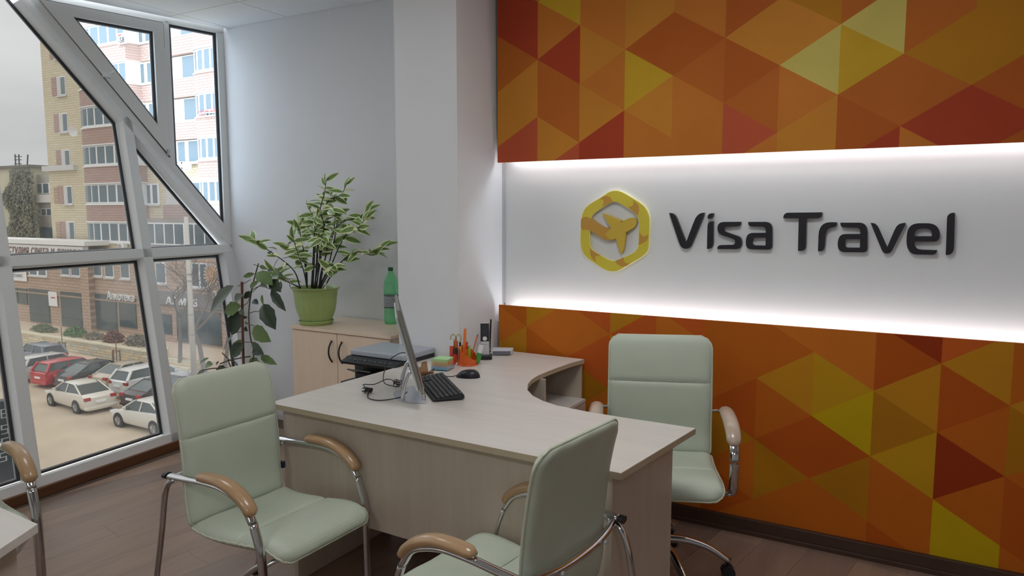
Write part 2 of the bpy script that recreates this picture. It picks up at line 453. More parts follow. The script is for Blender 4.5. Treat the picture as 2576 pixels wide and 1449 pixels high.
w2 = thing('window_2', 'vertical white framed window above diagonal beam with triangular vent sash', 'window', (0, 0, 0)); w2['kind'] = 'structure'
del w2['category']
def fr2(poly, t=0.05, off=0.0, name='frame', m=M_frame, parent=w2, bev=0.002):
    return MB().prism([P2(*p) + N2 * off for p in poly], N2 * t).build(name, m, parent, bevel=bev)
def cz(y, g): return crease_z(y) + g
fr2([(2.35, cz(2.35, 0)), (3.62, cz(3.62, 0)), (3.62, cz(3.62, .07)), (2.35, cz(2.35, .07))], t=0.06)              # strip on the beam
fr2([(2.40, 2.765), (3.62, 2.765), (3.62, 2.815), (2.36, 2.815)], t=0.05)                                          # head
fr2([(3.572, cz(3.572, .05)), (3.62, cz(3.62, .05)), (3.62, 2.78), (3.572, 2.78)], t=0.05, name='jamb')
fr2([(3.205, cz(3.205, .06)), (3.242, cz(3.242, .06)), (3.242, 2.78), (3.205, 2.78)], t=0.05, name='mullion')
pane([(3.243, cz(3.243, .072)), (3.571, cz(3.571, .072)), (3.571, 2.764), (3.243, 2.764)], P2, N2, 0.03, M_gl2, w2)
# vent sash, slightly proud
so = [(2.492, cz(2.492, .078)), (3.200, cz(3.200, .078)), (3.200, 2.758), (2.497, 2.758)]
si = [(2.662, 2.694), (3.135, cz(3.135, .193)), (3.135, 2.694)]
# outer sash is a triangle: hypotenuse, right stile, head
so = [(2.4895, 2.760), (3.200, cz(3.200, .078)), (3.200, 2.760)]
sash = MB()
for i in range(3):
    j = (i + 1) % 3
    sash.prism([P2(*so[i]) - N2 * 0.012, P2(*so[j]) - N2 * 0.012, P2(*si[j]) - N2 * 0.012, P2(*si[i]) - N2 * 0.012], N2 * 0.055)
sasho = sash.build('vent_sash', M_frame, w2)
pane(si, P2, N2, 0.02, M_gl2, w2)
g = MB()
g.prism([P2(2.46, cz(2.46, .068)) - N2 * .001, P2(3.205, cz(3.205, .068)) - N2 * .001, P2(3.205, cz(3.205, .077)) - N2 * .001, P2(2.46, cz(2.46, .077)) - N2 * .001], N2 * 0.03)
g.build('gasket', M_gasket, w2)
g = MB()
g.prism([P2(3.201, 2.60) - N2 * .002, P2(3.206, 2.60) - N2 * .002, P2(3.206, 2.755) - N2 * .002, P2(3.201, 2.755) - N2 * .002], N2 * 0.03)
g.prism([P2(2.50, 2.761) - N2 * .002, P2(3.2, 2.761) - N2 * .002, P2(3.2, 2.765) - N2 * .002, P2(2.50, 2.765) - N2 * .002], N2 * 0.03)
g.build('shadow_gap', M_gasket, w2)
lat = MB(); c = P2(2.83, cz(2.83, .10)) - N2 * 0.02
lat.obox(c, (0.02, 0.05, 0.03)); lat.tube([c, c - N2 * 0.012 + Vector((0, 0.05, 0.03))], 0.006, 6)
lat.build('latch', mat('clear_plastic_white', (0.8, 0.82, 0.82), 0.3), w2, bevel=0.003)
MB().obox(P2(3.19, cz(3.19, .085)) - N2 * 0.018, (0.018, 0.018, 0.04)).build('hinge', M_silver, w2, bevel=0.002)

# ================================================================ ORANGE BRANDED WALL
WY = 3.385
TRI_U = {'a': (118, 58, 16), 'b': (122, 65, 20), 'c': (130, 76, 25), 'd': (133, 86, 27), 'e': (132, 104, 22), 'f': (134, 122, 62), 'm': (112, 40, 20), 'g': (120, 79, 12), 'y': (130, 104, 10), 'r': (125, 55, 32)}
TRI_L = {'a': (118, 52, 6), 'b': (124, 62, 9), 'c': (132, 71, 16), 'd': (127, 85, 12), 'e': (126, 93, 8), 'f': (132, 110, 30), 'm': (98, 31, 4), 'g': (114, 73, 5), 'y': (126, 103, 2), 'r': (130, 58, 16)}
PRINT_GAIN = 2.45
def palette(tag_, T): return {k: mat('print_%s_%s' % (tag_, k), tuple(min(.9, c * PRINT_GAIN) for c in srgb(*v)[:3]), 0.7, noise=(2.2, 0.07, (1, 1, 1)), spec=0.2) for k, v in T.items()}
TMU, TML = palette('upper', TRI_U), palette('lower', TRI_L)
TM = TMU
TKEYS = list(TM)
def tri_board(name, label, x0, step, zref, table, xr, zr, first_par, TM=None):
    """front print of equilateral triangles on one board; column 0 holds vertices at even levels (odd if first_par)"""
    th = thing(name, label, 'wall panel', (xr[0], WY, zr[0])); th['kind'] = 'structure'
    del th['category']
    bd = MB().box(xr[0], xr[1], WY + 0.001, WY + 0.016, zr[0], zr[1]); bd.build('board', mat('board_orange', srgb(190, 110, 50)[:3], 0.5), th, world=True)
    mb = MB(); mi = []
    R = random.Random(7)
    hs = 0.28653 / 2
    kmin = int(math.floor((xr[0] - x0) / step)) - 1; kmax = int(math.ceil((xr[1] - x0) / step))
    for k in range(kmin, kmax + 1):
        xa, xb = x0 + k * step, x0 + (k + 1) * step
        for j in range(-6, 12):
            zc = zref - j * hs
            left_even = ((k + first_par) % 2 == 0)    # left column has vertices at even j
            edge_left = (j % 2 == 1) if left_even else (j % 2 == 0)
            if edge_left: P = [(xa, zc + hs), (xa, zc - hs), (xb, zc)]
            else: P = [(xb, zc - hs), (xb, zc + hs), (xa, zc)]
            # clip to board
            for a, b in (((xr[0], zr[1]), (xr[0], zr[0])), ((xr[0], zr[0]), (xr[1], zr[0])), ((xr[1], zr[0]), (xr[1], zr[1])), ((xr[1], zr[1]), (xr[0], zr[1]))):
                P = clip(P, a, b)
                if len(P) < 3: break
            if len(P) < 3: continue
            ch = table.get(k, {}).get(j) or R.choice('bcbcdabcgb')
            mb.add([(p[0], WY, p[1]) for p in P], [tuple(range(len(P)))]); mi.append(TKEYS.index(ch))
    o = mb.build('triangle_print', [TM[k] for k in TKEYS], th, world=True)
    for p, i in zip(o.data.polygons, mi): p.material_index = i
    o.data.update()
    return th
def col(s, j0=-1): return {j0 + i: c for i, c in enumerate(s)}
upper = {-1: col('mmbddrrr'), 0: col('ecmbbdrr'), 1: col('ccdcdmmm'), 2: col('ddaedccc'), 3: col('ccabcccc'), 4: col('bbdabadc'),
         5: col('dddfcded'), 6: col('ccfegbar'), 7: col('bgbdbmcc'), 8: col('gggaabba')}
upper[4] = {-1: 'b', 0: 'a', 1: 'd', 2: 'a', 3: 'b', 4: 'r', 5: 'c'}
upper[5] = {-1: 'd', 0: 'g', 1: 'd', 2: 'f', 3: 'c', 4: 'd', 5: 'd'}
upper[6] = {-1: 'b', 0: 'b', 1: 'f', 2: 'e', 3: 'b', 4: 'a', 5: 'm'}
upper[7] = {-1: 'g', 0: 'b', 1: 'b', 2: 'g', 3: 'b', 4: 'm', 5: 'c'}
upper[8] = {-1: 'g', 0: 'g', 1: 'g', 2: 'g', 3: 'a', 4: 'm', 5: 'a'}
tri_board('wall_panel_upper', 'upper orange board printed with triangles above the lit sign strip', -1.787, 0.2377, 2.419, upper, (-2.028, 2.4), (1.762, CEIL), 1, TMU)
lower = {-1: {0: 'c', 1: 'b', 2: 'd', 3: 'b', 4: 'a', 5: 'g', 6: 'b', 7: 'b'},
         0: {0: 'c', 1: 'c', 2: 'e', 3: 'y', 4: 'a', 5: 'g', 6: 'b', 7: 'b'},
         1: {0: 'm', 1: 'a', 2: 'd', 3: 'g', 4: 'e', 5: 'b', 6: 'b', 7: 'a'},
         2: {0: 'r', 1: 'd', 2: 'a', 3: 'b', 4: 'm', 5: 'b', 6: 'y', 7: 'y'},
         3: {0: 'b', 1: 'b', 2: 'd', 3: 'g', 4: 'b', 5: 'a', 6: 'a', 7: 'b'},
         -2: {0: 'b', 1: 'b', 2: 'b', 3: 'a', 4: 'g', 5: 'b', 6: 'a', 7: 'b'},
         -3: {0: 'r', 1: 'c', 2: 'b', 3: 'c', 4: 'b', 5: 'b'}, -4: {0: 'd', 1: 'r', 2: 'd', 3: 'b', 4: 'c'},
         -5: {0: 'r', 1: 'c', 2: 'r'}, -6: {0: 'd', 1: 'c', 2: 'b'}, -7: {0: 'b', 1: 'c', 2: 'd'}}
tri_board('wall_panel_lower', 'lower orange board printed with triangles below the lit sign strip', -0.408, 0.2402, 1.0295, lower, (-2.022, 2.4), (0.07, 0.993), 1, TML)
# white sign board in the recess
MB().box(-2.04, 2.4, 3.484, 3.498, 0.90, 1.86).build('trim_2', mat('sign_board_white', (0.72, 0.73, 0.73), 0.55), kind='structure')
MB().box(-2.052, -2.036, 3.470, 3.490, 0.993, 1.762).build('trim_3', M_silver, kind='structure')
M_led = mat('led_strip', (0.9, 0.9, 0.9), 0.5, emit=((0.86, 0.93, 1.0), LED))
a = MB().box(-1.985, 2.4, 3.425, 3.450, 1.800, 1.806).build('led_strip', M_led); tag(a, 'white led strip hidden behind upper orange board', 'lamp')
MB().box(-1.99, 2.4, 3.41, 3.484, 1.807, 1.83).build('led_channel', M_silver, a)
a = MB().box(-1.985, 2.4, 3.425, 3.450, 0.944, 0.950).build('led_strip', M_led); tag(a, 'white led strip hidden behind lower orange board', 'lamp')
MB().box(-1.99, 2.4, 3.41, 3.484, 0.92, 0.943).build('led_channel', M_silver, a)

# ---- sign lettering: outlines in the two measured frames, mapped on the board plane
SY = 3.462
def fa(u, v): return at(1420 + u / 4.29333, 440 + v / 4.29333, Y=SY)
def fb(u, v): return at(1940 + u / 4.9538, 480 + v / 4.9538, Y=SY)
def smooth2(P, n=3, thr=0.5):
    """round the outline at blunt corners only"""
    out = []; m = len(P)
    for i in range(m):
        a, b, c = Vector(P[i - 1]), Vector(P[i]), Vector(P[(i + 1) % m])
        d1, d2 = (b - a), (c - b)
        if d1.length < 1e-6 or d2.length < 1e-6: continue
        ang = d1.normalized().angle(d2.normalized())
        if ang > 1.1: out.append(tuple(b)); continue
        l = min(d1.length, d2.length) * 0.33
        out.append(tuple(b - d1.normalized() * l)); out.append(tuple(b + d2.normalized() * l))
    return out
M_letter = mat('sign_letter_black', (0.012, 0.010, 0.016), 0.35)
sign_loc = tuple(at(2040, 590, Y=3.484))
sign = thing('lettering_sign', 'large dark raised lettering in two words on the lit white board', 'sign', sign_loc)
def letter(name, fn, outer, holes=()):
    MB().prism2(smooth2(outer), [smooth2(h) for h in holes], fn, (0, 0.021, 0)).build(name, M_letter, sign, world=True)
letter('letter_v', fa, [(1130, 412), (1152, 412), (1180, 424), (1204, 455), (1222, 500), (1312, 732), (1395, 510), (1420, 455), (1450, 424), (1478, 411), (1508, 408), (1502, 438), (1380, 735), (1362, 772), (1338, 793), (1307, 800), (1277, 793), (1255, 772), (1238, 735)])
letter('letter_i', fa, [(1538, 799), (1544, 545), (1552, 518), (1572, 504), (1607, 500), (1604, 740), (1598, 770), (1582, 791), (1560, 799)])
letter('letter_i_dot', fa, [(1545, 472), (1545, 446), (1557, 424), (1580, 414), (1609, 414), (1607, 442), (1592, 463), (1570, 473)])
letter('letter_s', fa, [(1904, 506), (1705, 508), (1672, 520), (1655, 545), (1650, 585), (1661, 622), (1690, 648), (1818, 690), (1838, 703), (1845, 723), (1838, 745), (1820, 756), (1672, 759), (1655, 771), (1647, 801), (1860, 802), (1885, 796), (1905, 775), (1914, 745), (1912, 710), (1902, 680), (1880, 664), (1748, 618), (1724, 606), (1713, 585), (1720, 567), (1740, 557), (1870, 556), (1893, 546), (1903, 525)])
A_OUT = [(1983, 508), (2180, 507), (2216, 520), (2238, 550), (2243, 585), (2241, 775), (2232, 799), (2208, 808), (2010, 804), (1980, 795), (1962, 770), (1957, 730), (1962, 680), (1978, 645), (2010, 627), (2175, 625), (2175, 595), (2165, 568), (2145, 558), (2010, 556), (1992, 548), (1984, 530)]
letter('letter_a', fa, A_OUT, [[(2045, 676), (2030, 690), (2026, 720), (2030, 748), (2050, 762), (2170, 764), (2174, 676)]])
letter('letter_t', fb, [(150, 342), (152, 315), (165, 290), (192, 273), (634, 268), (634, 292), (625, 318), (600, 338), (575, 342), (438, 342), (431, 690), (424, 722), (405, 742), (375, 750), (333, 748), (343, 343)])
letter('letter_r', fb, [(582, 752), (590, 540), (600, 480), (630, 430), (670, 402), (720, 391), (816, 392), (817, 412), (808, 435), (785, 450), (740, 458), (700, 478), (681, 515), (672, 570), (665, 690), (658, 725), (640, 748), (612, 756)])
letter('letter_a', fb, [(861, 397), (1110, 397), (1152, 408), (1185, 440), (1198, 485), (1197, 728), (1188, 755), (1160, 767), (900, 764), (865, 755), (840, 730), (828, 690), (830, 630), (845, 580), (870, 550), (905, 539), (1110, 538), (1110, 500), (1098, 470), (1070, 458), (900, 456), (875, 448), (863, 425)],
       [[(940, 600), (921, 615), (915, 655), (921, 692), (942, 708), (1105, 709), (1110, 602)]])
letter('letter_v', fb, [(1238, 400), (1277, 402), (1310, 420), (1335, 455), (1445, 702), (1540, 480), (1570, 430), (1612, 406), (1675, 398), (1668, 425), (1505, 745), (1487, 770), (1460, 782), (1420, 781), (1397, 766), (1378, 738)])
letter('letter_e', fb, [(1780, 629), (1784, 665), (1797, 705), (1830, 728), (1870, 735), (2066, 740), (2062, 765), (2045, 788), (2015, 797), (1790, 793), (1745, 778), (1705, 735), (1687, 670), (1685, 600), (1695, 510), (1715, 460), (1755, 422), (1810, 406), (1900, 403), (1990, 407), (2045, 425), (2085, 465), (2102, 520), (2100, 580), (2085, 615), (2050, 632)],
       [[(1785, 566), (1790, 520), (1812, 485), (1850, 470), (1930, 468), (1975, 480), (2000, 510), (2005, 545), (1998, 567)]])
letter('letter_l', fb, [(2176, 799), (2192, 335), (2200, 308), (2225, 284), (2258, 273), (2290, 275), (2279, 700), (2271, 750), (2250, 781), (2220, 798)])

# ---- emblem
em = thing('emblem_sign', 'yellow hexagonal ring emblem with a small plane on the lit board', 'sign', tuple(at(1546, 582, Y=3.484)))
GOLD = mat('emblem_yellow', srgb(214, 196, 62)[:3], 0.4); OCH = mat('emblem_ochre', srgb(196, 148, 62)[:3], 0.4)
RIM = mat('emblem_rim_cream', srgb(238, 232, 180)[:3], 0.4); GOL2 = mat('emblem_gold', srgb(206, 174, 62)[:3], 0.4)
def emp(name, outer, holes, m, y, th):
    f = lambda u, v: at(1420 + u / 4.29333, 440 + v / 4.29333, Y=3.462) + Vector((0, y - 3.462, 0))
    MB().prism2(smooth2(outer), [smooth2(h) for h in holes], f, (0, th, 0)).build(name, m, em, world=True)
HO = [(540, 163), (600, 172), (650, 195), (830, 305), (890, 365), (915, 440), (922, 500), (912, 780), (895, 835), (850, 880), (640, 1003), (590, 1035), (530, 1048), (470, 1042), (420, 1020), (240, 900), (195, 845), (172, 770), (168, 690), (178, 470), (195, 392), (240, 330), (420, 222), (480, 178)]
HI = [(530, 290), (580, 300), (740, 397), (785, 440), (803, 500), (797, 755), (785, 800), (742, 842), (600, 907), (530, 930), (480, 917), (320, 827), (283, 780), (272, 710), (272, 560), (280, 470), (320, 412), (450, 330), (500, 297)]
emp('ring_rim', HO, [HI], RIM, 3.464, 0.02)
sh = lambda P, k: [(540 + (x - 540) * k, 606 + (y - 606) * k) for x, y in P]
emp('ring', sh(HO, 0.985), [sh(HI, 1.018)], GOLD, 3.4620, 0.004)
DK = [[(690, 345), (735, 338), (748, 300), (735, 270), (785, 305), (803, 330), (806, 400), (790, 438), (740, 396)],
      [(430, 226), (470, 226), (505, 250), (520, 287), (480, 306), (405, 347), (426, 300), (420, 268), (380, 262)],
      [(812, 610), (832, 655), (868, 668), (905, 640), (906, 700), (850, 738), (800, 758)],
      [(545, 932), (640, 890), (640, 925), (665, 958), (712, 955), (650, 994), (600, 985), (565, 958)],
      [(276, 790), (320, 830), (395, 872), (345, 872), (328, 900), (348, 944), (300, 910), (280, 860)]]
for d in DK: emp('ring_shading', d, [], OCH, 3.4610, 0.002)
emp('swoosh', [(180, 480), (196, 460), (230, 450), (280, 465), (370, 530), (430, 568), (480, 582), (530, 568), (600, 530), (560, 690), (520, 702), (480, 708), (430, 698), (380, 670), (300, 612), (240, 588), (196, 594), (178, 570)], [], OCH, 3.4600, 0.022)
emp('fuselage', [(440, 640), (500, 578), (560, 545), (650, 490), (700, 465), (748, 461), (775, 488), (778, 520), (760, 560), (720, 588), (660, 618), (600, 660), (545, 690), (490, 700)], [], GOL2, 3.4585, 0.022)
emp('wing', [(413, 418), (440, 420), (625, 495), (560, 560), (505, 580), (470, 515)], [], GOL2, 3.4590, 0.022)
emp('wing', [(555, 680), (600, 655), (664, 618), (655, 705), (635, 820), (615, 853), (598, 830)], [], GOL2, 3.4592, 0.022)

# ================================================================ DESK
DZ = 0.75
desk = thing('corner_desk', 'light birch corner desk with a curved inner edge by the orange wall', 'desk', (-1.6, 2.3, 0))
curve = [(-0.669, 2.455), (-0.812, 2.457), (-0.948, 2.455), (-1.085, 2.462), (-1.221, 2.484), (-1.300, 2.518), (-1.374, 2.570), (-1.440, 2.645), (-1.488, 2.738), (-1.515, 2.82), (-1.527, 2.901), (-1.528, 3.0), (-1.524, 3.098), (-1.515, 3.23), (-1.494, 3.352)]
top = [(-2.225, 1.955), (-0.734, 1.914)] + curve + [(-2.043, 3.352), (-2.043, 3.022), (-2.195, 3.022)]
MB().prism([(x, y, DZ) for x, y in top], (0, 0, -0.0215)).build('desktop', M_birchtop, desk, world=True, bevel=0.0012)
eb = MB()
for i in range(len(top)):
    a, b = Vector((*top[i], 0)), Vector((*top[(i + 1) % len(top)], 0)); d = (b - a).normalized(); n_ = Vector((d.y, -d.x, 0)) * 0.0008
    eb.prism([a + n_ + Vector((0, 0, DZ - 0.001)), b + n_ + Vector((0, 0, DZ - 0.001)), b + n_ + Vector((0, 0, DZ - 0.0215)), a + n_ + Vector((0, 0, DZ - 0.0215))], -n_ * 0.9)
eb.build('edge_band', M_birchedge, desk, world=True)
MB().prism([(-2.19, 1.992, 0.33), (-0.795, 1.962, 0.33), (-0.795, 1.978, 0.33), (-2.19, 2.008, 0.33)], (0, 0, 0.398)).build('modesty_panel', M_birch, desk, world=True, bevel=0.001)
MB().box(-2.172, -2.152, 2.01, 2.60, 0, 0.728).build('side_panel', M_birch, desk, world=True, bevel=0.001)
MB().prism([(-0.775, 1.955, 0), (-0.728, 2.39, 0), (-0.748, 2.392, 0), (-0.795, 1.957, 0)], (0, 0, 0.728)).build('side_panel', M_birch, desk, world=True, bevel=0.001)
# shelf unit under the wall-side leg
unit = MB()
unit.box(-1.93, -1.503, 3.335, 3.351, 0.0, 0.7285); unit.box(-1.93, -1.505, 2.93, 2.946, 0.55, 0.7285); unit.box(-1.93, -1.53, 2.775, 2.791, 0.0, 0.7285)
unit.box(-1.95, -1.932, 2.775, 3.351, 0.0, 0.7285)
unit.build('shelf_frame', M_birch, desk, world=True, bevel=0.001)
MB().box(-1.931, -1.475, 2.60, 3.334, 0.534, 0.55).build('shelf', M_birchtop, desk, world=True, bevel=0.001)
for k in range(3):
    dr = MB().box(-1.494, -1.476, 2.75, 3.334, 0.02 + k * 0.172, 0.185 + k * 0.172).build('drawer', M_birch, desk, world=True, bevel=0.001)
    MB().box(-1.476, -1.466, 3.0, 3.1, 0.10 + k * 0.172, 0.108 + k * 0.172).build('handle', M_chrome, dr, world=True)
MB().box(-1.93, -1.495, 2.60, 2.774, 0.0, 0.533).build('drawer_carcass', M_birch, desk, world=True)
pp = MB()
for k in range(3): pp.obox((-1.60 + .006 * k, 2.985, 0.553 + 0.004 * k), (0.10, 0.07, 0.003), Matrix.Rotation(0.2 * k, 3, 'Z'))
tag(pp.build('paper_stack', mat('paper', (0.8, 0.8, 0.78), 0.8), loc=(-1.6, 2.985, .5512)), 'small stack of white papers on the open shelf under the desk', 'paper')

# second table, corner only
t2 = thing('side_table', 'light table corner at the lower left edge of the photo', 'table', (-2.3, 0.6, 0))
q = [at(95, 1318, Z=.75), at(-40, 1258, Z=.75)]
dirx = (q[1] - q[0]).normalized(); a0 = q[0]; b0 = a0 + dirx * 1.1
nn_ = Vector((-dirx.y, dirx.x, 0)); nn_ = nn_ if nn_.y < 0 else -nn_
c1 = at(-6, 1385, Z=.75); e2 = (c1 - a0).normalized()
MB().prism([a0, b0, b0 + e2 * 0.7, a0 + e2 * 0.7], (0, 0, -0.022)).build('tabletop', M_birchtop, t2, world=True, bevel=0.001)
sp0 = a0 + dirx * 0.06 + e2 * 0.04
MB().prism([sp0 + Vector((0, 0, -0.022)), sp0 + dirx * 0.02 + Vector((0, 0, -0.022)), sp0 + dirx * 0.02 + e2 * 0.6 + Vector((0, 0, -0.022)), sp0 + e2 * 0.6 + Vector((0, 0, -0.022))], (0, 0, -0.728)).build('side_panel', M_birch, t2, world=True)

# ================================================================ CHAIRS
def sling(path, hw, t, rc0, rc1, seams=(), nu=18, front=1):
    """padded slab following a path of (x,z); rounded corners at both ends"""
    P = bez([(x, 0, z) for x, z in path], 10); S = [0]
    for a, b in zip(P, P[1:]): S.append(S[-1] + (b - a).length)
    T = S[-1]; rows = []
    NR = 44; ss = [T * i / NR for i in range(NR + 1)]
    for r in (rc0, rc1):
        if r:
            for k in (0.02, 0.06, 0.12, 0.25, 0.4, 0.6, 0.8):
                ss.append(r * k if r is rc0 else T - r * k)
    for s_ in seams: ss += [s_, s_ - 0.006, s_ + 0.006]
    ss = sorted(set(round(s_, 5) for s_ in ss if 0 <= s_ <= T))
    def pos(s_):
        for i in range(len(S) - 1):
            if S[i + 1] >= s_ - 1e-9:
                f = (s_ - S[i]) / max(1e-9, S[i + 1] - S[i]); return P[i].lerp(P[i + 1], f), (P[i + 1] - P[i]).normalized()
        return P[-1], (P[-1] - P[-2]).normalized()
    V = []; rim = []
    for s_ in ss:
        p, tt = pos(s_); n_ = Vector((-tt.z, 0, tt.x))
        w = hw
        if rc0 and s_ < rc0: w = hw - (rc0 - sqrt(max(0, rc0 ** 2 - (rc0 - s_) ** 2)))
        if rc1 and T - s_ < rc1: w = hw - (rc1 - sqrt(max(0, rc1 ** 2 - (rc1 - (T - s_)) ** 2)))
        ed = min(1, min(s_, T - s_) / 0.035)
        sm = 1.0
        for q in seams: sm *= 1 - 0.40 * math.exp(-((s_ - q) / 0.007) ** 2)
        row = []
        for k in range(nu + 1):
            u = -1 + 2 * k / nu; u = math.copysign(abs(u) ** 0.8, u)
            d = (hw * 1.0 - abs(u) * w) ; ec = min(1.0, (w * (1 - abs(u))) / 0.035)
            tq = t / 2 * 0.84 * sqrt(max(0, 1 - (1 - ec) ** 2)) * sqrt(max(0, 1 - (1 - ed) ** 2)); ta = t / 2 * .16 + tq * (sm if front > 0 else 1); tb = t / 2 * .16 + tq * (sm if front < 0 else 1)
            pk = 0.0012 * sin(37 * s_ + 9 * u) * ec
            row.append((p + Vector((0, u * w, 0)) + n_ * (ta + pk), p + Vector((0, u * w, 0)) - n_ * (tb - pk * .5)))
        V.append(row); rim.append((p, w))
    vs = []; idx = {}
    for i, row in enumerate(V):
        for k, (a, b) in enumerate(row):
            idx[i, k, 0] = len(vs); vs.append(a); idx[i, k, 1] = len(vs); vs.append(b)
    fs = []; n1_ = len(V) - 1
    for i in range(n1_):
        for k in range(nu):
            fs.append((idx[i, k, 0], idx[i + 1, k, 0], idx[i + 1, k + 1, 0], idx[i, k + 1, 0]))
            fs.append((idx[i, k, 1], idx[i, k + 1, 1], idx[i + 1, k + 1, 1], idx[i + 1, k, 1]))
        fs.append((idx[i, 0, 0], idx[i, 0, 1], idx[i + 1, 0, 1], idx[i + 1, 0, 0]))
        fs.append((idx[i, nu, 0], idx[i + 1, nu, 0], idx[i + 1, nu, 1], idx[i, nu, 1]))
    for k in range(nu):
        fs.append((idx[0, k, 0], idx[0, k + 1, 0], idx[0, k + 1, 1], idx[0, k, 1]))
        fs.append((idx[n1_, k, 0], idx[n1_, k, 1], idx[n1_, k + 1, 1], idx[n1_, k + 1, 0]))
    m = MB(); m.add(vs, fs)
    loop = [p + Vector((0, w, 0)) for p, w in rim] + [p - Vector((0, w, 0)) for p, w in rim[::-1]]
    loop = [p + Vector((0, 0, 0.0015 * sin(i * 1.7))) for i, p in enumerate(loop)]
    pip = MB(); pip.tube(loop, 0.0045, 6, closed=True)
    sm_ = []
    for q in seams:
        p, tt = pos(q); n_ = Vector((-tt.z, 0, tt.x)); w = hw
        m2 = MB(); m2.tube([p + Vector((0, u * w * .985, 0)) + n_ * (t / 2 * 0.16 + t / 2 * .84 * .60 * sqrt(max(0, 1 - (1 - min(1, w * (1 - abs(u)) / .035)) ** 2)) + .0004) * front for u in [i / 10 - 1 for i in range(21)]], 0.0011, 5)
        sm_.append(m2)
    return m, pip, sm_

SEAT_PATH = [(0.02, 0.425), (0.12, 0.415), (0.26, 0.425), (0.37, 0.437), (0.43, 0.428), (0.468, 0.398)]
BACK_PATH = [(0.012, 0.428), (-0.004, 0.52), (-0.008, 0.64), (-0.022, 0.76), (-0.04, 0.86), (-0.062, 0.925)]
def soft_parts(root, seat_path=SEAT_PATH, back_path=BACK_PATH, hw=0.208, bw=0.205):
    m, p, s_ = sling(seat_path, hw, 0.046, 0.02, 0.055, seams=(0.235,))
    a = m.build('seat', M_leather, root, smooth=True); p.build('piping', M_piping, a, smooth=True)
    for q in s_: q.build('seam', M_seam, a)
    m, p, s_ = sling([(x, z) for x, z in back_path], bw, 0.034, 0.015, 0.055, seams=(0.30,), front=-1)
    m.v = [tuple(v) for v in m.v]
    b = m.build('backrest', M_leather, root, smooth=True); p.build('piping', M_piping, b, smooth=True)
    for q in s_: 
        # the seam shows on the sitter's side: mirror the offset to the front
        q.build('seam', M_seam, b)
    return a, b
def arm_pad(pts, m, root, w=0.024, h=0.015):
    P = bez(pts, 6); n = len(P)
    r = [h * (0.55 + 0.45 * min(1, i / 2.0, (n - 1 - i) / 2.0)) * (1 + 0.15 * sin(pi * i / n)) for i in range(n)]
    return MB().tube(P, r, 12, flat=w / h, up=(0, 0, 1)).build('armrest', m, root, smooth=True)
def make_visitor_chair(label, loc, rz, group):
    t = thing('visitor_chair', label, 'chair', loc, rz, group)
    soft_parts(t)
    AW = 0.235
    for s in (-1, 1):
        y = s * AW
        arm = bez([(-0.045, y, 0.607), (0.04, y, 0.612), (0.14, y, 0.619), (0.24, y, 0.616), (0.33, y, 0.585), (0.375, y, 0.53)], 6)
        MB().tube(arm, 0.0095, 10, flat=1.7, up=(0, 0, 1)).build('arm_rail', M_chrome, t, smooth=True)
        lg = bez([(0.375, y, 0.53), (0.402, y, 0.45), (0.412, y, 0.36), (0.415, y, 0.2), (0.418, y, 0.006)], 6)
        a = MB().tube(lg, 0.0095, 10, flat=1.7, up=(1, 0, 0)).build('leg', M_chrome, t, smooth=True)
        MB().tube([(0.418, y, 0.0), (0.418, y, 0.02)], 0.017, 10).build('foot_cap', M_black, a)
        MB().tube([(-0.062, y, 0.606), (-0.0455, y, 0.607)], 0.0115, 10, flat=1.5, up=(0, 0, 1)).build('end_cap', M_black, t)
        lg = bez([(-0.012, y, 0.598), (-0.05, y, 0.575), (-0.075, y, 0.52), (-0.10, y, 0.40), (-0.15, y, 0.2), (-0.205, y, 0.006)], 6)
        a = MB().tube(lg, 0.0095, 10, flat=1.15, up=(1, 0, 0)).build('leg', M_chrome, t, smooth=True)
        MB().tube([(-0.207, y, 0.0), (-0.202, y, 0.02)], 0.016, 10).build('foot_cap', M_black, a)
        br = bez([(0.405, y, 0.405), (0.36, y * .99, 0.375), (0.26, y * .97, 0.30), (0.10, y * .97, 0.20), (-0.155, y * .985, 0.17)], 6)
        MB().tube(br, 0.009, 8).build('brace', M_chrome, t, smooth=True)
        arm_pad([(0.115, y, 0.634), (0.17, y, 0.640), (0.24, y, 0.637), (0.305, y, 0.617), (0.352, y, 0.585), (0.372, y, 0.555)], M_armwood, t)
    MB().tube(bez([(-0.03, -AW, 0.600), (-0.052, -AW * .5, 0.592), (-0.058, 0, 0.590), (-0.052, AW * .5, 0.592), (-0.03, AW, 0.600)], 6), 0.011, 10).build('back_bar', M_chrome, t, smooth=True)
    for y in (-0.11, 0.11): MB().tube([(-0.068, y, 0.589), (-0.076, y, 0.589)], 0.006, 8).build('screw', M_silver, t)
    MB().tube([(0.39, -AW, 0.385), (0.39, AW, 0.385)], 0.009, 8).build('seat_bar', M_chrome, t, smooth=True)
    lb = MB().box(-0.012, 0.012, 0.2065, 0.219, 0.505, 0.53); lb.build('tag', mat('navy_label', (0.01, 0.012, 0.05), 0.6), t)
    return t
chA = make_visitor_chair('mint visitor chair facing right in front of the window, whole seat in view', (-2.152, 1.727, 0), radians(-1), 'visitor chairs')
dup(chA, (-0.815, 1.700, 0), radians(173.2), 'mint visitor chair seen from behind at the desk front', 'visitor chairs')
dup(chA, (-3.105, 1.14, 0), radians(-11), 'mint visitor chair cut off by the left edge behind the table corner', 'visitor chairs')

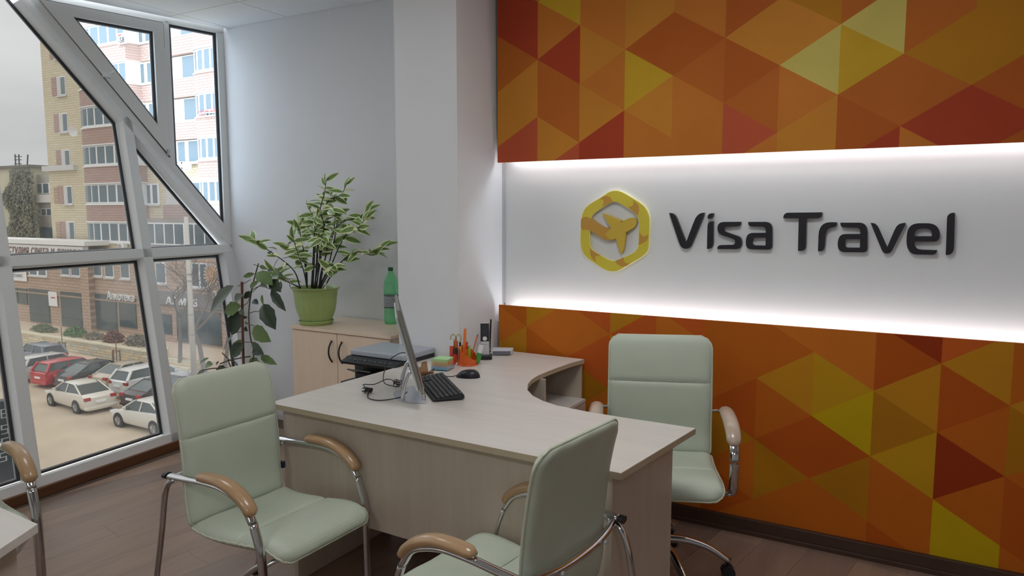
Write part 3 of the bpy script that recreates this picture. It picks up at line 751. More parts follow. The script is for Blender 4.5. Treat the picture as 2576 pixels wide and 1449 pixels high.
# swivel chair
sw = thing('office_chair', 'mint swivel office chair with chrome star base between desk and orange wall', 'chair', (-0.955, 2.93, 0), radians(-69))
sp_ = [(x, z + 0.055) for x, z in SEAT_PATH]; bp_ = [(x * 1.0, 0.483 + (z - 0.428) * 0.985) for x, z in BACK_PATH]
soft_parts(sw, sp_, bp_, hw=0.217, bw=0.215)
for s in (-1, 1):
    y = s * 0.262
    lp = bez([(-0.03, y * .86, 0.66), (0.02, y, 0.672), (0.14, y, 0.668), (0.27, y, 0.655), (0.335, y, 0.615), (0.352, y, 0.56), (0.335, y, 0.47), (0.30, y, 0.425)], 6)
    MB().tube(lp, 0.008, 10, flat=2.2, up=(0, 0, 1)).build('arm_frame', M_chrome, sw, smooth=True)
    MB().tube(bez([(0.302, y, 0.425), (0.28, y * .8, 0.418), (0.24, y * .4, 0.418)], 5), 0.009, 8, flat=1.5).build('arm_bracket', M_chrome, sw, smooth=True)
    arm_pad([(0.05, y, 0.688), (0.13, y, 0.692), (0.22, y, 0.685), (0.29, y, 0.665), (0.335, y, 0.625)], M_armpale, sw, w=0.026, h=0.018)
    MB().tube([(-0.03, 0, 0.655), (-0.03, y * .88, 0.660)], 0.009, 8).build('back_bar', M_chrome, sw, smooth=True)
MB().box(0.12, 0.32, -0.09, 0.09, 0.40, 0.45).build('seat_mechanism', M_blackmat, sw, bevel=0.008)
HUB = (0.14, 0)
MB().lathe([(0.024, 0.20), (0.026, 0.24), (0.026, 0.33), (0.016, 0.335), (0.016, 0.41)], 20, (HUB[0], HUB[1], 0)).build('gas_lift', M_blackmat, sw, smooth='auto')
MB().lathe([(0.03, 0.085), (0.04, 0.09), (0.045, 0.13), (0.032, 0.17), (0.028, 0.20)], 20, (HUB[0], HUB[1], 0)).build('hub', M_blackmat, sw, smooth='auto')
for k in range(5):
    a = radians(93 + 72 * k); d = Vector((cos(a), sin(a), 0)); h = Vector((*HUB, 0))
    P = bez([h + d * .03 + Vector((0, 0, .158)), h + d * .12 + Vector((0, 0, .152)), h + d * .21 + Vector((0, 0, .122)), h + d * .29 + Vector((0, 0, .070))], 6)
    lg = MB().tube(P, [0.017 - 0.004 * i / (len(P) - 1) for i in range(len(P))], 10, flat=1.25, up=(0, 0, 1)).build('leg', M_chrome, sw, smooth=True)
    cc = h + d * 0.285; pd = Vector((-d.y, d.x, 0)); cs = MB()
    for s in (-1, 1):
        cs.tube([cc + pd * (s * .006) + Vector((0, 0, .0265)), cc + pd * (s * .024) + Vector((0, 0, .0265))], 0.0265, 16)
    cs.tube([cc + Vector((0, 0, .02)), cc + Vector((0, 0, .066))], 0.008, 8)
    cs.build('caster', M_blackmat, lg, smooth='auto')

# ================================================================ CABINET IN THE CORNER
cb = thing('storage_cabinet', 'low pale wooden two-door cabinet against the back wall', 'cabinet', (-3.0, 3.4, 0))
MB().box(-3.395, -2.60, 3.165, 3.612, 0.782, 0.80).build('top_panel', M_cabinet, cb, world=True, bevel=0.001)
c_ = MB(); c_.box(-3.385, -3.369, 3.19, 3.61, 0, 0.781); c_.box(-2.628, -2.612, 3.19, 3.61, 0, 0.781); c_.box(-3.368, -2.629, 3.59, 3.606, 0.0, 0.781); c_.box(-3.368, -2.629, 3.2, 3.589, 0.06, 0.076)
c_.box(-3.368, -2.629, 3.215, 3.23, 0, 0.06)
c_.build('carcass', M_cabinet, cb, world=True)
for (xa, xb, hx) in ((-3.384, -3.0165, -3.055), (-3.0125, -2.614, -2.975)):
    d = MB().box(xa, xb, 3.172, 3.1885, 0.065, 0.778).build('door', M_cabinet, cb, world=True, bevel=0.0012)
    MB().tube(bez([(hx, 3.171, 0.605), (hx, 3.150, 0.635), (hx, 3.142, 0.67), (hx, 3.150, 0.705), (hx, 3.171, 0.735)], 6), 0.0052, 8).build('handle', M_blackmat, d, world=True, smooth=True)

# printer on its stand
st = thing('drawer_stand', 'light grey drawer stand under the printer behind the desk', 'cabinet', (-2.37, 2.90, 0))
M_grey = mat('grey_plastic', srgb(176, 176, 180)[:3], 0.5)
MB().box(-2.56, -2.215, 2.775, 3.025, 0, 0.628).build('body', M_grey, st, world=True, bevel=0.004)
for k in range(3): MB().box(-2.545, -2.23, 2.766, 2.774, 0.03 + k * 0.195, 0.21 + k * 0.195).build('drawer', mat('light_grey_front', srgb(196, 196, 200)[:3], 0.45), st, world=True, bevel=0.003)
pr_ = thing('printer', 'black multifunction printer with a pale scanner lid behind the desk', 'printer', (-2.37, 2.9, 0.628))
b = MB().box(-2.545, -2.20, 2.80, 3.028, 0.628, 0.738); b.build('body', M_black, pr_, world=True, bevel=0.006)
MB().box(-2.55, -2.198, 2.745, 3.029, 0.739, 0.768).build('scanner_bed', M_black, pr_, world=True, bevel=0.004)
MB().box(-2.545, -2.196, 2.772, 3.030, 0.769, 0.797).build('scanner_lid', mat('printer_lid', srgb(168, 174, 182)[:3], 0.35), pr_, world=True, bevel=0.006)
cp = MB().obox((-2.37, 2.728, 0.752), (0.35, 0.055, 0.016), Matrix.Rotation(radians(18), 3, 'X')).build('control_panel', M_black, pr_, world=True, bevel=0.003)
bt = MB()
for k in range(9): bt.obox((-2.50 + 0.032 * k, 2.724, 0.7605), (0.014, 0.008, 0.003), Matrix.Rotation(radians(18), 3, 'X'))
bt.build('button', mat('button_grey', (0.10, 0.10, 0.11), 0.4), cp, world=True, kind='stuff')
MB().obox((-2.44, 2.755, 0.690), (0.15, 0.09, 0.006), Matrix.Rotation(radians(-24), 3, 'X')).build('paper_flap', M_silver and mat('flap_dark', (0.05, 0.05, 0.055), 0.3), pr_, world=True)
MB().box(-2.55, -2.21, 2.70, 2.80, 0.632, 0.645).build('output_tray', M_black, pr_, world=True, bevel=0.004)

# ================================================================ DESK OBJECTS
mon = thing('all_in_one_computer', 'thin silver all-in-one computer seen edge on, standing on the desk', 'computer', (-1.78, 2.345, DZ), atan2(0.768, -0.64))
T16 = Matrix.Rotation(radians(-15), 3, 'X')
def tl(x, y, z): return Vector((0, 0, 0.062)) + T16 @ Vector((x, y, z))
def tbox(x0, x1, y0, y1, z0, z1):
    c = tl((x0 + x1) / 2, (y0 + y1) / 2, (z0 + z1) / 2); return MB().obox(c, (x1 - x0, y1 - y0, z1 - z0), T16)
M_bezel = mat('monitor_edge', srgb(150, 146, 138)[:3], 0.3, 0.5)
tbox(-0.248, 0.248, -0.006, 0.006, 0.0, 0.338).build('display', M_bezel, mon, bevel=0.003)
tbox(-0.244, 0.244, -0.0075, -0.0062, 0.03, 0.332).build('screen', M_black, mon)
bk = tbox(-0.232, 0.232, 0.0065, 0.018, 0.014, 0.31).build('back_cover', mat('cover_white', srgb(214, 218, 222)[:3], 0.35), mon, bevel=0.006)
tbox(-0.21, 0.0, 0.0185, 0.0195, 0.19, 0.25).build('label_plate', mat('plate_grey', srgb(150, 150, 146)[:3], 0.5), bk)
tbox(-0.215, -0.19, 0.0185, 0.0205, 0.085, 0.125).build('port', M_black, bk)
bs = MB(); arc = [(0.142 * cos(a), 0.128 * sin(a) - 0.02) for a in [pi * k / 24 for k in range(25)]]
bs.prism([(x, y, 0.0) for x, y in arc], (0, 0, 0.008)); bs.build('base', mat('base_silver', srgb(188, 190, 198)[:3], 0.25, 0.4), mon, bevel=0.002)
for x in (-0.10, 0.10):
    MB().tube(bez([(x, 0.072, 0.008), (x, 0.066, 0.06), (x, 0.050, 0.108), (x, 0.030, 0.122), (x, 0.012, 0.108), (x, -0.004, 0.06), (x, -0.012, 0.008)], 5), 0.0045, 8, flat=1.8).build('support_loop', M_chrome, mon, smooth=True)
MB().obox((0, 0.002, 0.038), (0.20, 0.008, 0.06), Matrix.Rotation(radians(-15), 3, 'X')).build('foot', MATS['cover_white'], mon, bevel=0.002)

def cable(name, pts, r, label, mm=M_blackmat):
    P = bez(pts, 8); o_ = MB().tube(P, r, 6).build(name, mm, loc=tuple(P[0]), smooth=True); tag(o_, label, 'cable'); return o_
rr = random.Random(3)
def bundle(cx_, cy_, n=26, R=0.028):
    pts = []
    for k in range(n):
        a = k * 2.1 + rr.uniform(-.4, .4); r_ = R * rr.uniform(0.45, 1.0)
        pts.append((cx_ + r_ * cos(a), cy_ + r_ * sin(a) * .8, DZ + 0.004 + 0.022 * rr.random()))
    return pts
pb = bundle(-1.985, 2.262)
cable('coiled_cable', pb + [(-1.93, 2.20, DZ + .003), (-1.86, 2.19, DZ + .003), (-1.80, 2.24, DZ + .012), (-1.785, 2.27, DZ + .03)], 0.0022, 'black cable with the bigger coil, left end on the desk')
cable('coiled_cable', [(-2.0, 2.262, DZ + .026), (-2.05, 2.31, DZ + .02), (-2.05, 2.38, DZ + .006), (-1.985, 2.38, DZ + .035), (-1.93, 2.36, DZ + .04), (-1.87, 2.32, DZ + .03)] + bundle(-1.955, 2.415, 20, 0.026), 0.0020, 'black cable with the smaller coil, close behind the computer')
cable('power_cable', [(-1.88, 2.32, DZ + .028), (-1.96, 2.34, DZ + .03), (-2.03, 2.42, DZ + .05), (-2.03, 2.46, DZ + .10), (-1.96, 2.46, DZ + .14), (-1.90, 2.44, DZ + .13), (-1.88, 2.40, DZ + .10)], 0.0022, 'black cable looping up behind the computer')

# keyboard
kb = thing('keyboard', 'black slim wired keyboard on the desk in front of computer', 'keyboard', (-1.768, 2.462, DZ), atan2(0.68, -0.733)); kb.scale = (.94, .94, .94)
K0 = atan2(0.68, -0.733)
body = MB()
prof = [(-0.068, 0.006), (-0.066, 0.010), (0.062, 0.024), (0.068, 0.022), (0.068, 0.006)]
body.prism([(-0.214, -y, z) for y, z in prof], (0.428, 0, 0)); body.build('case', M_blackmat, kb, bevel=0.002)
ky = MB()
tk = Matrix.Rotation(radians(-6.2), 3, 'X')
for r_ in range(6):
    for c2 in range(21):
        if c2 in (15,) and r_ > 3: continue
        x = -0.202 + c2 * 0.0202; y = -0.054 + r_ * 0.0195
        ky.obox((x, -y * -1, 0.0205 - (y + 0.0) * 0.11), (0.0165, 0.0155, 0.006), tk)
ky.build('keys', mat('key_black', (0.028, 0.028, 0.03), 0.4), kb, kind='stuff')
ft = MB(); ft.box(-0.19, -0.165, -0.062, -0.052, 0, 0.008); ft.box(0.165, 0.19, -0.062, -0.052, 0, 0.008); ft.box(-0.19, 0.19, 0.045, 0.055, 0, 0.008)
ft.build('feet', M_blackmat, kb)

# mouse with cable
ms = thing('computer_mouse', 'black computer mouse on the desk right of keyboard', 'mouse', (-1.785, 2.715, DZ), radians(205))
def dome(a, b, h, n=20, m=8, fx=lambda t: 1.0):
    vs = []; fs = []
    for j in range(m + 1):
        ph = pi / 2 * j / m
        for k in range(n):
            th = 2 * pi * k / n; r_ = cos(ph) ** 0.75 if j < m else 0.0
            x = a * cos(th) * r_; y = b * sin(th) * r_ * (1 - 0.12 * cos(th)); z = h * sin(ph) * (1 - 0.22 * cos(th) * cos(ph))
            vs.append((x, y, z))
    for j in range(m):
        for k in range(n): fs.append((j * n + k, j * n + (k + 1) % n, (j + 1) * n + (k + 1) % n, (j + 1) * n + k))
    fs.append(tuple(range(n))[::-1]); return MB().add(vs, fs)
dome(0.055, 0.031, 0.036).build('shell', mat('mouse_black', (0.012, 0.012, 0.018), 0.35), ms, smooth='auto')
MB().tube([(0.032, -0.003, 0.0165), (0.032, 0.003, 0.0165)], 0.006, 12).build('scroll_wheel', M_black, ms)
MB().tube(bez([(0.052, 0, 0.008), (0.075, 0.004, 0.003), (0.10, 0.0, 0.003), (0.15, -0.02, 0.003)], 6), 0.0018, 6).build('cord', M_blackmat, ms, smooth=True)

# card holder, note cube
ch_ = thing('card_holder', 'empty brown transparent card holder beside the computer', 'card holder', (-1.995, 2.665, DZ), radians(85))
M_smoke = glassmat('smoked_acrylic', (0.70, 0.56, 0.44), gloss=0.12)
h_ = MB(); h_.prism([(-0.045, 0.014, 0.0), (0.045, 0.014, 0.0), (0.045, 0.024, 0.052), (0.012, 0.024, 0.052), (0.0, 0.021, 0.03), (-0.03, 0.022, 0.04), (-0.045, 0.024, 0.052)], (0, 0.002, 0))
h_.build('back_plate', M_smoke, ch_)
MB().prism([(-0.045, -0.018, 0.0), (0.045, -0.018, 0.0), (0.045, -0.026, 0.026), (0.0, -0.022, 0.012), (-0.045, -0.026, 0.026)], (0, 0.002, 0)).build('front_plate', M_smoke, ch_)
MB().box(-0.045, 0.045, -0.018, 0.015, 0, 0.003).build('floor_plate', M_smoke, ch_)
nc = thing('note_cube', 'block of pastel sticky notes in a clear box on the desk', 'note block', (-1.985, 2.80, DZ), radians(12))
cols = [((150, 205, 232), 0.009), ((176, 196, 226), 0.009), ((238, 190, 150), 0.011), ((240, 206, 150), 0.008), ((226, 226, 150), 0.007), ((178, 222, 160), 0.008)]
zc = 0.003
for i, (c3, hh) in enumerate(cols):
    e_ = rr.uniform(-.0008, .0008)
    MB().box(-0.038 + e_, 0.038 + e_, -0.038, 0.038, zc, zc + hh).build('note_pad', mat('note_%s' % ['blue', 'lilac', 'peach', 'apricot', 'yellow', 'green'][i], srgb(*c3)[:3], 0.8, bump=(700, 0.2)), nc); zc += hh
M_clear = glassmat('clear_acrylic', (0.95, 0.97, 0.97), gloss=0.12)
w_ = MB(); w_.box(-0.043, -0.0415, -0.043, 0.043, 0, 0.05); w_.box(0.0415, 0.043, -0.043, 0.043, 0, 0.05); w_.box(-0.0414, 0.0414, -0.043, -0.0415, 0, 0.05); w_.box(-0.0414, 0.0414, 0.0415, 0.043, 0, 0.05); w_.box(-0.0414, 0.0414, -0.0414, 0.0414, 0, 0.002)
w_.build('box', M_clear, nc)

# orange organiser cup
M_or = mat('orange_plastic', srgb(222, 96, 24)[:3], 0.3, coat=0.3)
CUP = (-1.938, 2.945)
cup = thing('pen_organiser', 'orange pen organiser with slanted compartments on the desk', 'pen holder', (*CUP, DZ))
MB().lathe([(0.050, 0), (0.052, 0.004), (0.050, 0.008), (0.046, 0.008), (0.046, 0.003)], 32).build('base', M_or, cup, smooth='auto')
def slant_wall(cx_, cy_, r, th, f, n=32, a0=0, a1=2 * pi):
    vs = []; fs = []
    closed = abs(a1 - a0 - 2 * pi) < 1e-6; cnt = n if closed else n + 1
    for k in range(cnt):
        a = a0 + (a1 - a0) * k / n; x, y = cos(a), sin(a); h = f(a)
        vs += [(cx_ + r * x, cy_ + r * y, 0.008), (cx_ + r * x, cy_ + r * y, h), (cx_ + (r - th) * x, cy_ + (r - th) * y, h), (cx_ + (r - th) * x, cy_ + (r - th) * y, 0.008)]
    for k in range(n):
        i, j = k * 4, ((k + 1) % cnt) * 4
        for q in range(4): fs.append((i + q, j + q, j + (q + 1) % 4, i + (q + 1) % 4))
    if not closed: fs += [(0, 1, 2, 3), ((cnt - 1) * 4 + 3, (cnt - 1) * 4 + 2, (cnt - 1) * 4 + 1, (cnt - 1) * 4)]
    return MB().add(vs, fs)
# view direction from the camera at the cup is roughly (-.55,.83); low side faces the camera's right
va = atan2(-0.83, 0.55)
slant_wall(0, 0, 0.045, 0.002, lambda a: 0.026 + 0.068 * max(0, 0.5 - 0.5 * cos(a - va - 1.0)) ** 0.75).build('cup_wall', M_or, cup, smooth='auto')
MB().prism([Vector((cos(va + 1.0 + pi / 2) * s_, sin(va + 1.0 + pi / 2) * s_, z_)) for s_, z_ in ((-0.043, .008), (0.043, .008), (0.043, .058), (0.02, .078), (-0.02, .078), (-0.043, .058))], Vector((cos(va + 1.0), sin(va + 1.0), 0)) * 0.002).build('divider', M_or, cup)
def stick(name, label, cat, base, topp, r, m, parts=(), n=8, flat=1.0):
    b_, t_ = Vector(base), Vector(topp); d = (t_ - b_)
    o_ = thing(name, label, cat, tuple(b_))
    for (pn, f0, f1, rr_, mm) in parts or ((name + '_body', 0, 1, r, m),):
        P = [b_ + d * f0, b_ + d * f1]; rad = [rr_, rr_] if not isinstance(rr_, tuple) else list(rr_)
        MB().tube(P, rad, n, flat=flat).build(pn, mm, o_, world=True, smooth='auto')
    return o_
M_red = mat('red_plastic', srgb(214, 56, 40)[:3], 0.35); M_pen = mat('pencil_orange', srgb(206, 106, 56)[:3], 0.4)
M_gr = mat('green_plastic', srgb(60, 150, 60)[:3], 0.35); M_yel = mat('yellow_plastic', srgb(226, 176, 50)[:3], 0.35); M_wp = mat('white_plastic', (0.75, 0.75, 0.75), 0.35)
Rv = Vector((cos(PSI), sin(PSI), 0)); Fv = Vector((-sin(PSI), cos(PSI), 0))
cz0 = Vector((*CUP, DZ))
def cp_(dx, dy, h): return cz0 + Rv * dx + Fv * dy + Vector((0, 0, h))
stick('pencil', 'thin orange pencil leaning right out of the organiser', 'pencil', cp_(0.012, 0.012, 0.02), cp_(0.050, 0.022, 0.150), 0.0035, M_pen, (('shaft', 0, .9, .0035, M_pen), ('tip', .9, 1, (.0035, .0006), M_blackmat)), n=6)
rl = thing('ruler', 'orange plastic ruler, the tallest item in the organiser', 'ruler', tuple(cp_(-0.022, 0.01, 0.02)))
MB().prism([cp_(-0.030, 0.01, 0.01), cp_(-0.012, 0.012, 0.01), cp_(-0.006, 0.014, 0.178), cp_(-0.019, 0.012, 0.176)], Fv * 0.004).build('blade', mat('ruler_orange', srgb(238, 128, 60)[:3], 0.35), rl, world=True)
stick('marker', 'bright red marker hanging on the organiser front left', 'marker', cp_(-0.068, -0.012, 0.006), cp_(-0.056, -0.01, 0.085), 0.009, M_red, (('barrel', 0, .62, .009, M_red), ('cap', .62, 1, .010, mat('dark_brown_cap', (0.05, 0.02, 0.015), .4))), n=12)
stick('yellow_pen', 'yellow pen with a dark clip standing in the organiser', 'pen', cp_(-0.034, -0.006, 0.02), cp_(-0.037, -0.008, 0.112), 0.006, M_yel, (('barrel', 0, .8, .006, M_yel), ('cap', .8, 1, .005, M_black)), n=10)
stick('red_pen', 'short red pen in the middle of the organiser', 'pen', cp_(-0.004, 0.0, 0.03), cp_(-0.003, 0.0, 0.122), 0.0045, M_red, (('barrel', 0, .9, .0045, M_red), ('button', .9, 1, .002, M_silver)), n=8)
stick('green_pen', 'lime green pen stub beside the red pen in the organiser', 'pen', cp_(0.006, 0.004, 0.02), cp_(0.008, 0.004, 0.092), 0.007, mat('lime', srgb(150, 190, 60)[:3], .4), n=10)
stick('glue_stick', 'green glue stick with a white cap leaning right of the organiser', 'glue stick', cp_(0.048, 0.0, 0.010), cp_(0.066, 0.012, 0.096), 0.0125, M_gr, (('tube', 0, .55, .0125, M_gr), ('cap', .55, 1, .0130, M_wp)), n=16)
stick('orange_marker', 'orange marker standing at the left of the organiser', 'marker', cp_(-0.055, 0.006, 0.01), cp_(-0.061, 0.008, 0.118), 0.0085, M_pen, n=12)
stick('white_pen', 'white pen with red stripe at the far left of the organiser', 'pen', cp_(-0.080, 0.0, 0.012), cp_(-0.078, 0.0, 0.122), 0.010, M_wp, (('barrel', 0, 1, .010, M_wp), ('stripe', .2, .75, .0105, mat('stripe_red', srgb(214, 90, 70)[:3], .4))), n=12)
stick('correction_pen', 'grey and white correction pen at the left of the organiser', 'pen', cp_(-0.068, 0.010, 0.01), cp_(-0.070, 0.012, 0.125), 0.008, M_grey, (('barrel', 0, .6, .008, M_wp), ('cap', .6, 1, .008, M_grey)), n=12)
sc_ = thing('scissors', 'scissors with greyish yellow finger loops standing in the organiser', 'scissors', tuple(cp_(-0.05, 0.02, 0.02)))
M_hnd = mat('handle_khaki', srgb(176, 164, 110)[:3], 0.4)
for cxs, nm in ((-0.073, 'handle'), (-0.045, 'handle')):
    MB().tube([cp_(cxs + 0.012 * cos(a), 0.02, 0.128 + 0.020 * sin(a)) for a in [2 * pi * k / 16 for k in range(16)]], 0.0028, 6, closed=True).build(nm, M_hnd, sc_, world=True, smooth=True)
MB().prism([cp_(-0.066, 0.02, 0.11), cp_(-0.05, 0.02, 0.11), cp_(-0.047, 0.02, 0.02), cp_(-0.050, 0.02, 0.015)], Fv * 0.003).build('blade', M_chrome, sc_, world=True)

# cordless phone in its cradle
ph = thing('cordless_phone', 'silver and black cordless handset standing in a cradle on the desk', 'telephone', (-1.938, 3.105, DZ), PSI + radians(4))
MB().box(-0.036, 0.036, -0.030, 0.030, 0, 0.024).build('cradle', M_black, ph, bevel=0.005)
TP = Matrix.Rotation(radians(-10), 3, 'X')
def pb_(x0, x1, y0, y1, z0, z1): return MB().obox(Vector((0, 0, .012)) + TP @ Vector(((x0 + x1) / 2, (y0 + y1) / 2, (z0 + z1) / 2)), (x1 - x0, y1 - y0, z1 - z0), TP)
hs_ = pb_(-0.024, 0.024, -0.009, 0.010, 0.0, 0.172).build('handset', M_silver, ph, bevel=0.004)
pb_(-0.022, 0.022, -0.0115, -0.0092, 0.078, 0.170).build('face_plate', M_black, hs_, bevel=0.001)
pb_(-0.016, 0.016, -0.0125, -0.0116, 0.112, 0.150).build('display', mat('lcd_dark', (0.04, 0.045, 0.06), 0.15), hs_)
q = MB(); c = Vector((0, 0, .012)) + TP @ Vector((0, -0.013, 0.092)); q.tube([c, c + TP @ Vector((0, 0.002, 0))], 0.011, 20); q.build('navigation_ring', mat('ring_silver', (0.7, 0.7, 0.7), .3), hs_)
kk = MB()
for r_ in range(5):
    for c2 in range(3):
        c = Vector((0, 0, .012)) + TP @ Vector((-0.013 + 0.013 * c2, -0.0105, 0.068 - 0.0125 * r_)); kk.obox(c, (0.010, 0.003, 0.008), TP)
kk.build('keys', mat('key_light', (0.6, 0.6, 0.62), .4), hs_, kind='stuff')

# router with antenna
ro = thing('wifi_router', 'small white router with a black antenna at the desk corner', 'router', (-1.925, 3.255, DZ), PSI + radians(2))
MB().prism([(-0.055, -0.04, 0.004), (0.048, -0.04, 0.004), (0.062, 0.03, 0.004), (-0.050, 0.045, 0.004)], (0, 0, 0.026)).build('case', mat('router_white', (0.68, 0.69, 0.72), 0.4), ro, bevel=0.004)
MB().prism([(-0.050, -0.0415, 0.006), (0.045, -0.0415, 0.006), (0.045, -0.0412, 0.024), (-0.050, -0.0412, 0.024)], (0, 0.003, 0)).build('front_strip', mat('router_grey', srgb(110, 112, 120)[:3], .4), ro)
MB().tube([(-0.06, 0.01, 0.012), (-0.068, 0.01, 0.016), (-0.066, 0.01, 0.03), (-0.058, 0.01, 0.185)], [.006, .007, .006, .0045], 8, flat=1.2).build('antenna', M_black, ro, smooth='auto')

# green water bottle on cabinet
bo = thing('water_bottle', 'green plastic water bottle with a grey label on the cabinet', 'bottle', (-2.905, 3.545, 0.80))
M_bg = glassmat('green_pet', (0.70, 0.95, 0.78), haze=0.42, gloss=0.14, hazecol=(0.42, 0.92, 0.55))
MB().lathe([(0.030, 0.004), (0.040, 0.0), (0.044, 0.012), (0.045, 0.05), (0.043, 0.09), (0.044, 0.10), (0.044, 0.185), (0.045, 0.20), (0.045, 0.235), (0.040, 0.27), (0.028, 0.30), (0.016, 0.322), (0.0135, 0.33), (0.0135, 0.338)], 28).build('bottle_body', M_bg, bo, smooth='auto')
MB().lathe([(0.0155, 0.332), (0.0158, 0.352), (0.014, 0.354)], 20).build('cap', mat('cap_green', srgb(16, 92, 40)[:3], .4), bo, smooth='auto')
lb_ = MB().lathe([(0.0448, 0.102), (0.0452, 0.104), (0.0452, 0.182), (0.0448, 0.184)], 28).build('label', mat('label_grey', srgb(140, 146, 150)[:3], .4, noise=(60, 0.35, (1, 1, 3))), bo, smooth='auto')
r2 = MB(); r2.lathe([(0.0453, 0.102), (0.0455, 0.108)], 28); r2.lathe([(0.0453, 0.177), (0.0455, 0.183)], 28); r2.build('label_border', mat('label_dark', (0.02, 0.05, 0.05), .4), lb_)

# ================================================================ PLANTS
def leaf_mesh(name, L_, W_, mats, border, fold=0.25, droop=0.25, serr=0.0):
    rows = 7; cols_ = [-1, -0.62, 0, 0.62, 1] if border else [-1, -0.5, 0, 0.5, 1]; vs = []; fs = []; mi = []
    for i in range(rows + 1):
        t = i / rows; w = W_ / 2 * (sin(pi * min(1, t * 0.94 + 0.03)) ** 0.85) * (1.15 - 0.5 * t)
        if i in (0,): w = W_ * 0.03
        if i == rows: w = 0.0006
        if serr and 0 < i < rows: w *= 1 + serr * (1 if i % 2 else -1)
        for c in cols_:
            vs.append((L_ * t, c * w, abs(c) * w * fold - droop * L_ * t * t))
    n = len(cols_)
    for i in range(rows):
        for k in range(n - 1):
            fs.append((i * n + k, i * n + k + 1, (i + 1) * n + k + 1, (i + 1) * n + k)); mi.append(1 if border and k in (0, n - 2) else 0)
    me = bpy.data.meshes.new(name); me.from_pydata(vs, [], fs)
    for m_ in mats: me.materials.append(m_)
    for p, q_ in zip(me.polygons, mi): p.material_index = q_; p.use_smooth = True
    return me
def place_leaf(me, p, d, up, parent, sc=1.0, roll=0.0):
    o_ = bpy.data.objects.new('leaf', me); COL.objects.link(o_); o_.parent = parent
    d = Vector(d).normalized(); u = Vector(up); u = (u - d * u.dot(d))
    u = u.normalized() if u.length > 1e-4 else Vector((1, 0, 0)); w = u.cross(d)
    M_ = Matrix((d, w, u)).transposed() @ Matrix.Rotation(roll, 3, 'X')
    o_.matrix_local = Matrix.Translation(Vector(p) - Vector(parent.location)) @ (M_ * sc).to_4x4()
    return o_
PY = 3.30
pl = thing('potted_shrub', 'bushy variegated cream and green shrub in a green pot on the cabinet', 'potted plant', (-3.305, PY, 0.80))
M_pot = mat('green_pot', srgb(160, 180, 112)[:3], 0.4, noise=(5, .04, (1, 1, 1)))
pot = MB(); n = 64
def ribbed(prof, n=72, amp=0.0018):
    vs = []; fs = []
    for i, (r, z, rb) in enumerate(prof):
        for k in range(n):
            a = 2 * pi * k / n; q_ = r + (amp * (1 if (k // 2) % 2 else -1)) * rb
            vs.append((q_ * cos(a), q_ * sin(a), z))
    for i in range(len(prof) - 1):
        for k in range(n): fs.append((i * n + k, i * n + (k + 1) % n, (i + 1) * n + (k + 1) % n, (i + 1) * n + k))
    fs.append(tuple(range(n))[::-1]); return MB().add(vs, fs)
ribbed([(0.086, 0.018, 0), (0.092, 0.02, 0), (0.104, 0.05, 1), (0.118, 0.09, 1), (0.125, 0.13, 1), (0.128, 0.165, 1), (0.130, 0.178, 0), (0.132, 0.182, 0), (0.134, 0.205, 0), (0.142, 0.222, 0), (0.152, 0.229, 0), (0.150, 0.232, 0), (0.136, 0.222, 0), (0.128, 0.20, 0), (0.10, 0.196, 0)]).build('pot', M_pot, pl, smooth='auto')
MB().lathe([(0.094, 0.0), (0.098, 0.002), (0.108, 0.024), (0.106, 0.026), (0.098, 0.012)], 40).build('saucer', M_pot, pl, smooth='auto')
MB().lathe([(0.128, 0.19), (0.126, 0.200)], 30).build('soil', mat('soil', (0.03, 0.02, 0.015), 0.95, bump=(80, 0.6)), pl)
wt = MB().tube(bez([(0.10, -0.03, 0.19), (0.115, -0.03, 0.24), (0.125, -0.03, 0.30)], 5), [0.012] + [0.008] * 5 + [0.003] * 5, 8); wt.build('watering_spike', M_wp, pl, smooth=True)
STEMS = [[(980, 1050), (940, 880), (750, 710), (670, 640)], [(990, 1050), (960, 850), (885, 560), (870, 480)], [(1020, 1050), (1000, 900), (950, 720), (930, 610)],
         [(1040, 1050), (1050, 700), (1050, 480), (1000, 370)], [(1060, 1050), (1080, 650), (1110, 450), (1130, 330), (1160, 230), (1175, 120)],
         [(1075, 1050), (1120, 700), (1140, 450), (1150, 300), (1260, 240), (1300, 150)], [(1090, 1050), (1150, 800), (1205, 520), (1200, 400), (1290, 370)],
         [(1100, 1050), (1180, 880), (1250, 560), (1270, 480), (1430, 440), (1520, 370)], [(1120, 1050), (1230, 850), (1310, 680), (1400, 550), (1490, 520), (1545, 440)],
         [(1140, 1050), (1250, 860), (1390, 740), (1540, 770), (1600, 690)], [(1150, 1050), (1270, 900), (1340, 850)], [(965, 1045), (880, 1000), (800, 950), (770, 895)],
         [(1050, 1050), (1060, 800), (1030, 620), (1000, 500), (950, 440)], [(1110, 1050), (1160, 700), (1215, 600), (1290, 650)], [(1095, 1050), (1130, 760), (1090, 600), (1110, 500)],
         [(1000, 1050), (960, 800), (890, 760), (790, 690)], [(1085, 1050), (1100, 880), (1170, 620), (1180, 470), (1150, 350), (1060, 270)], [(1130, 1050), (1200, 760), (1240, 640), (1310, 520), (1380, 480)]]
M_lg = mat('leaf_green', srgb(108, 138, 70)[:3], 0.45, noise=(40, .2, (1, 1, 1))); M_lc = mat('leaf_cream', srgb(222, 228, 178)[:3], 0.5)
M_stem = mat('stem_dark', srgb(52, 54, 50)[:3], 0.7)
lm = [leaf_mesh('variegated_leaf', 0.072, 0.034, (M_lg, M_lc), True), leaf_mesh('variegated_leaf', 0.058, 0.030, (M_lg, M_lc), True, droop=.1), leaf_mesh('variegated_leaf', 0.05, 0.017, (M_lc, M_lc), True, fold=.5)]
lr = random.Random(11); nl = 0
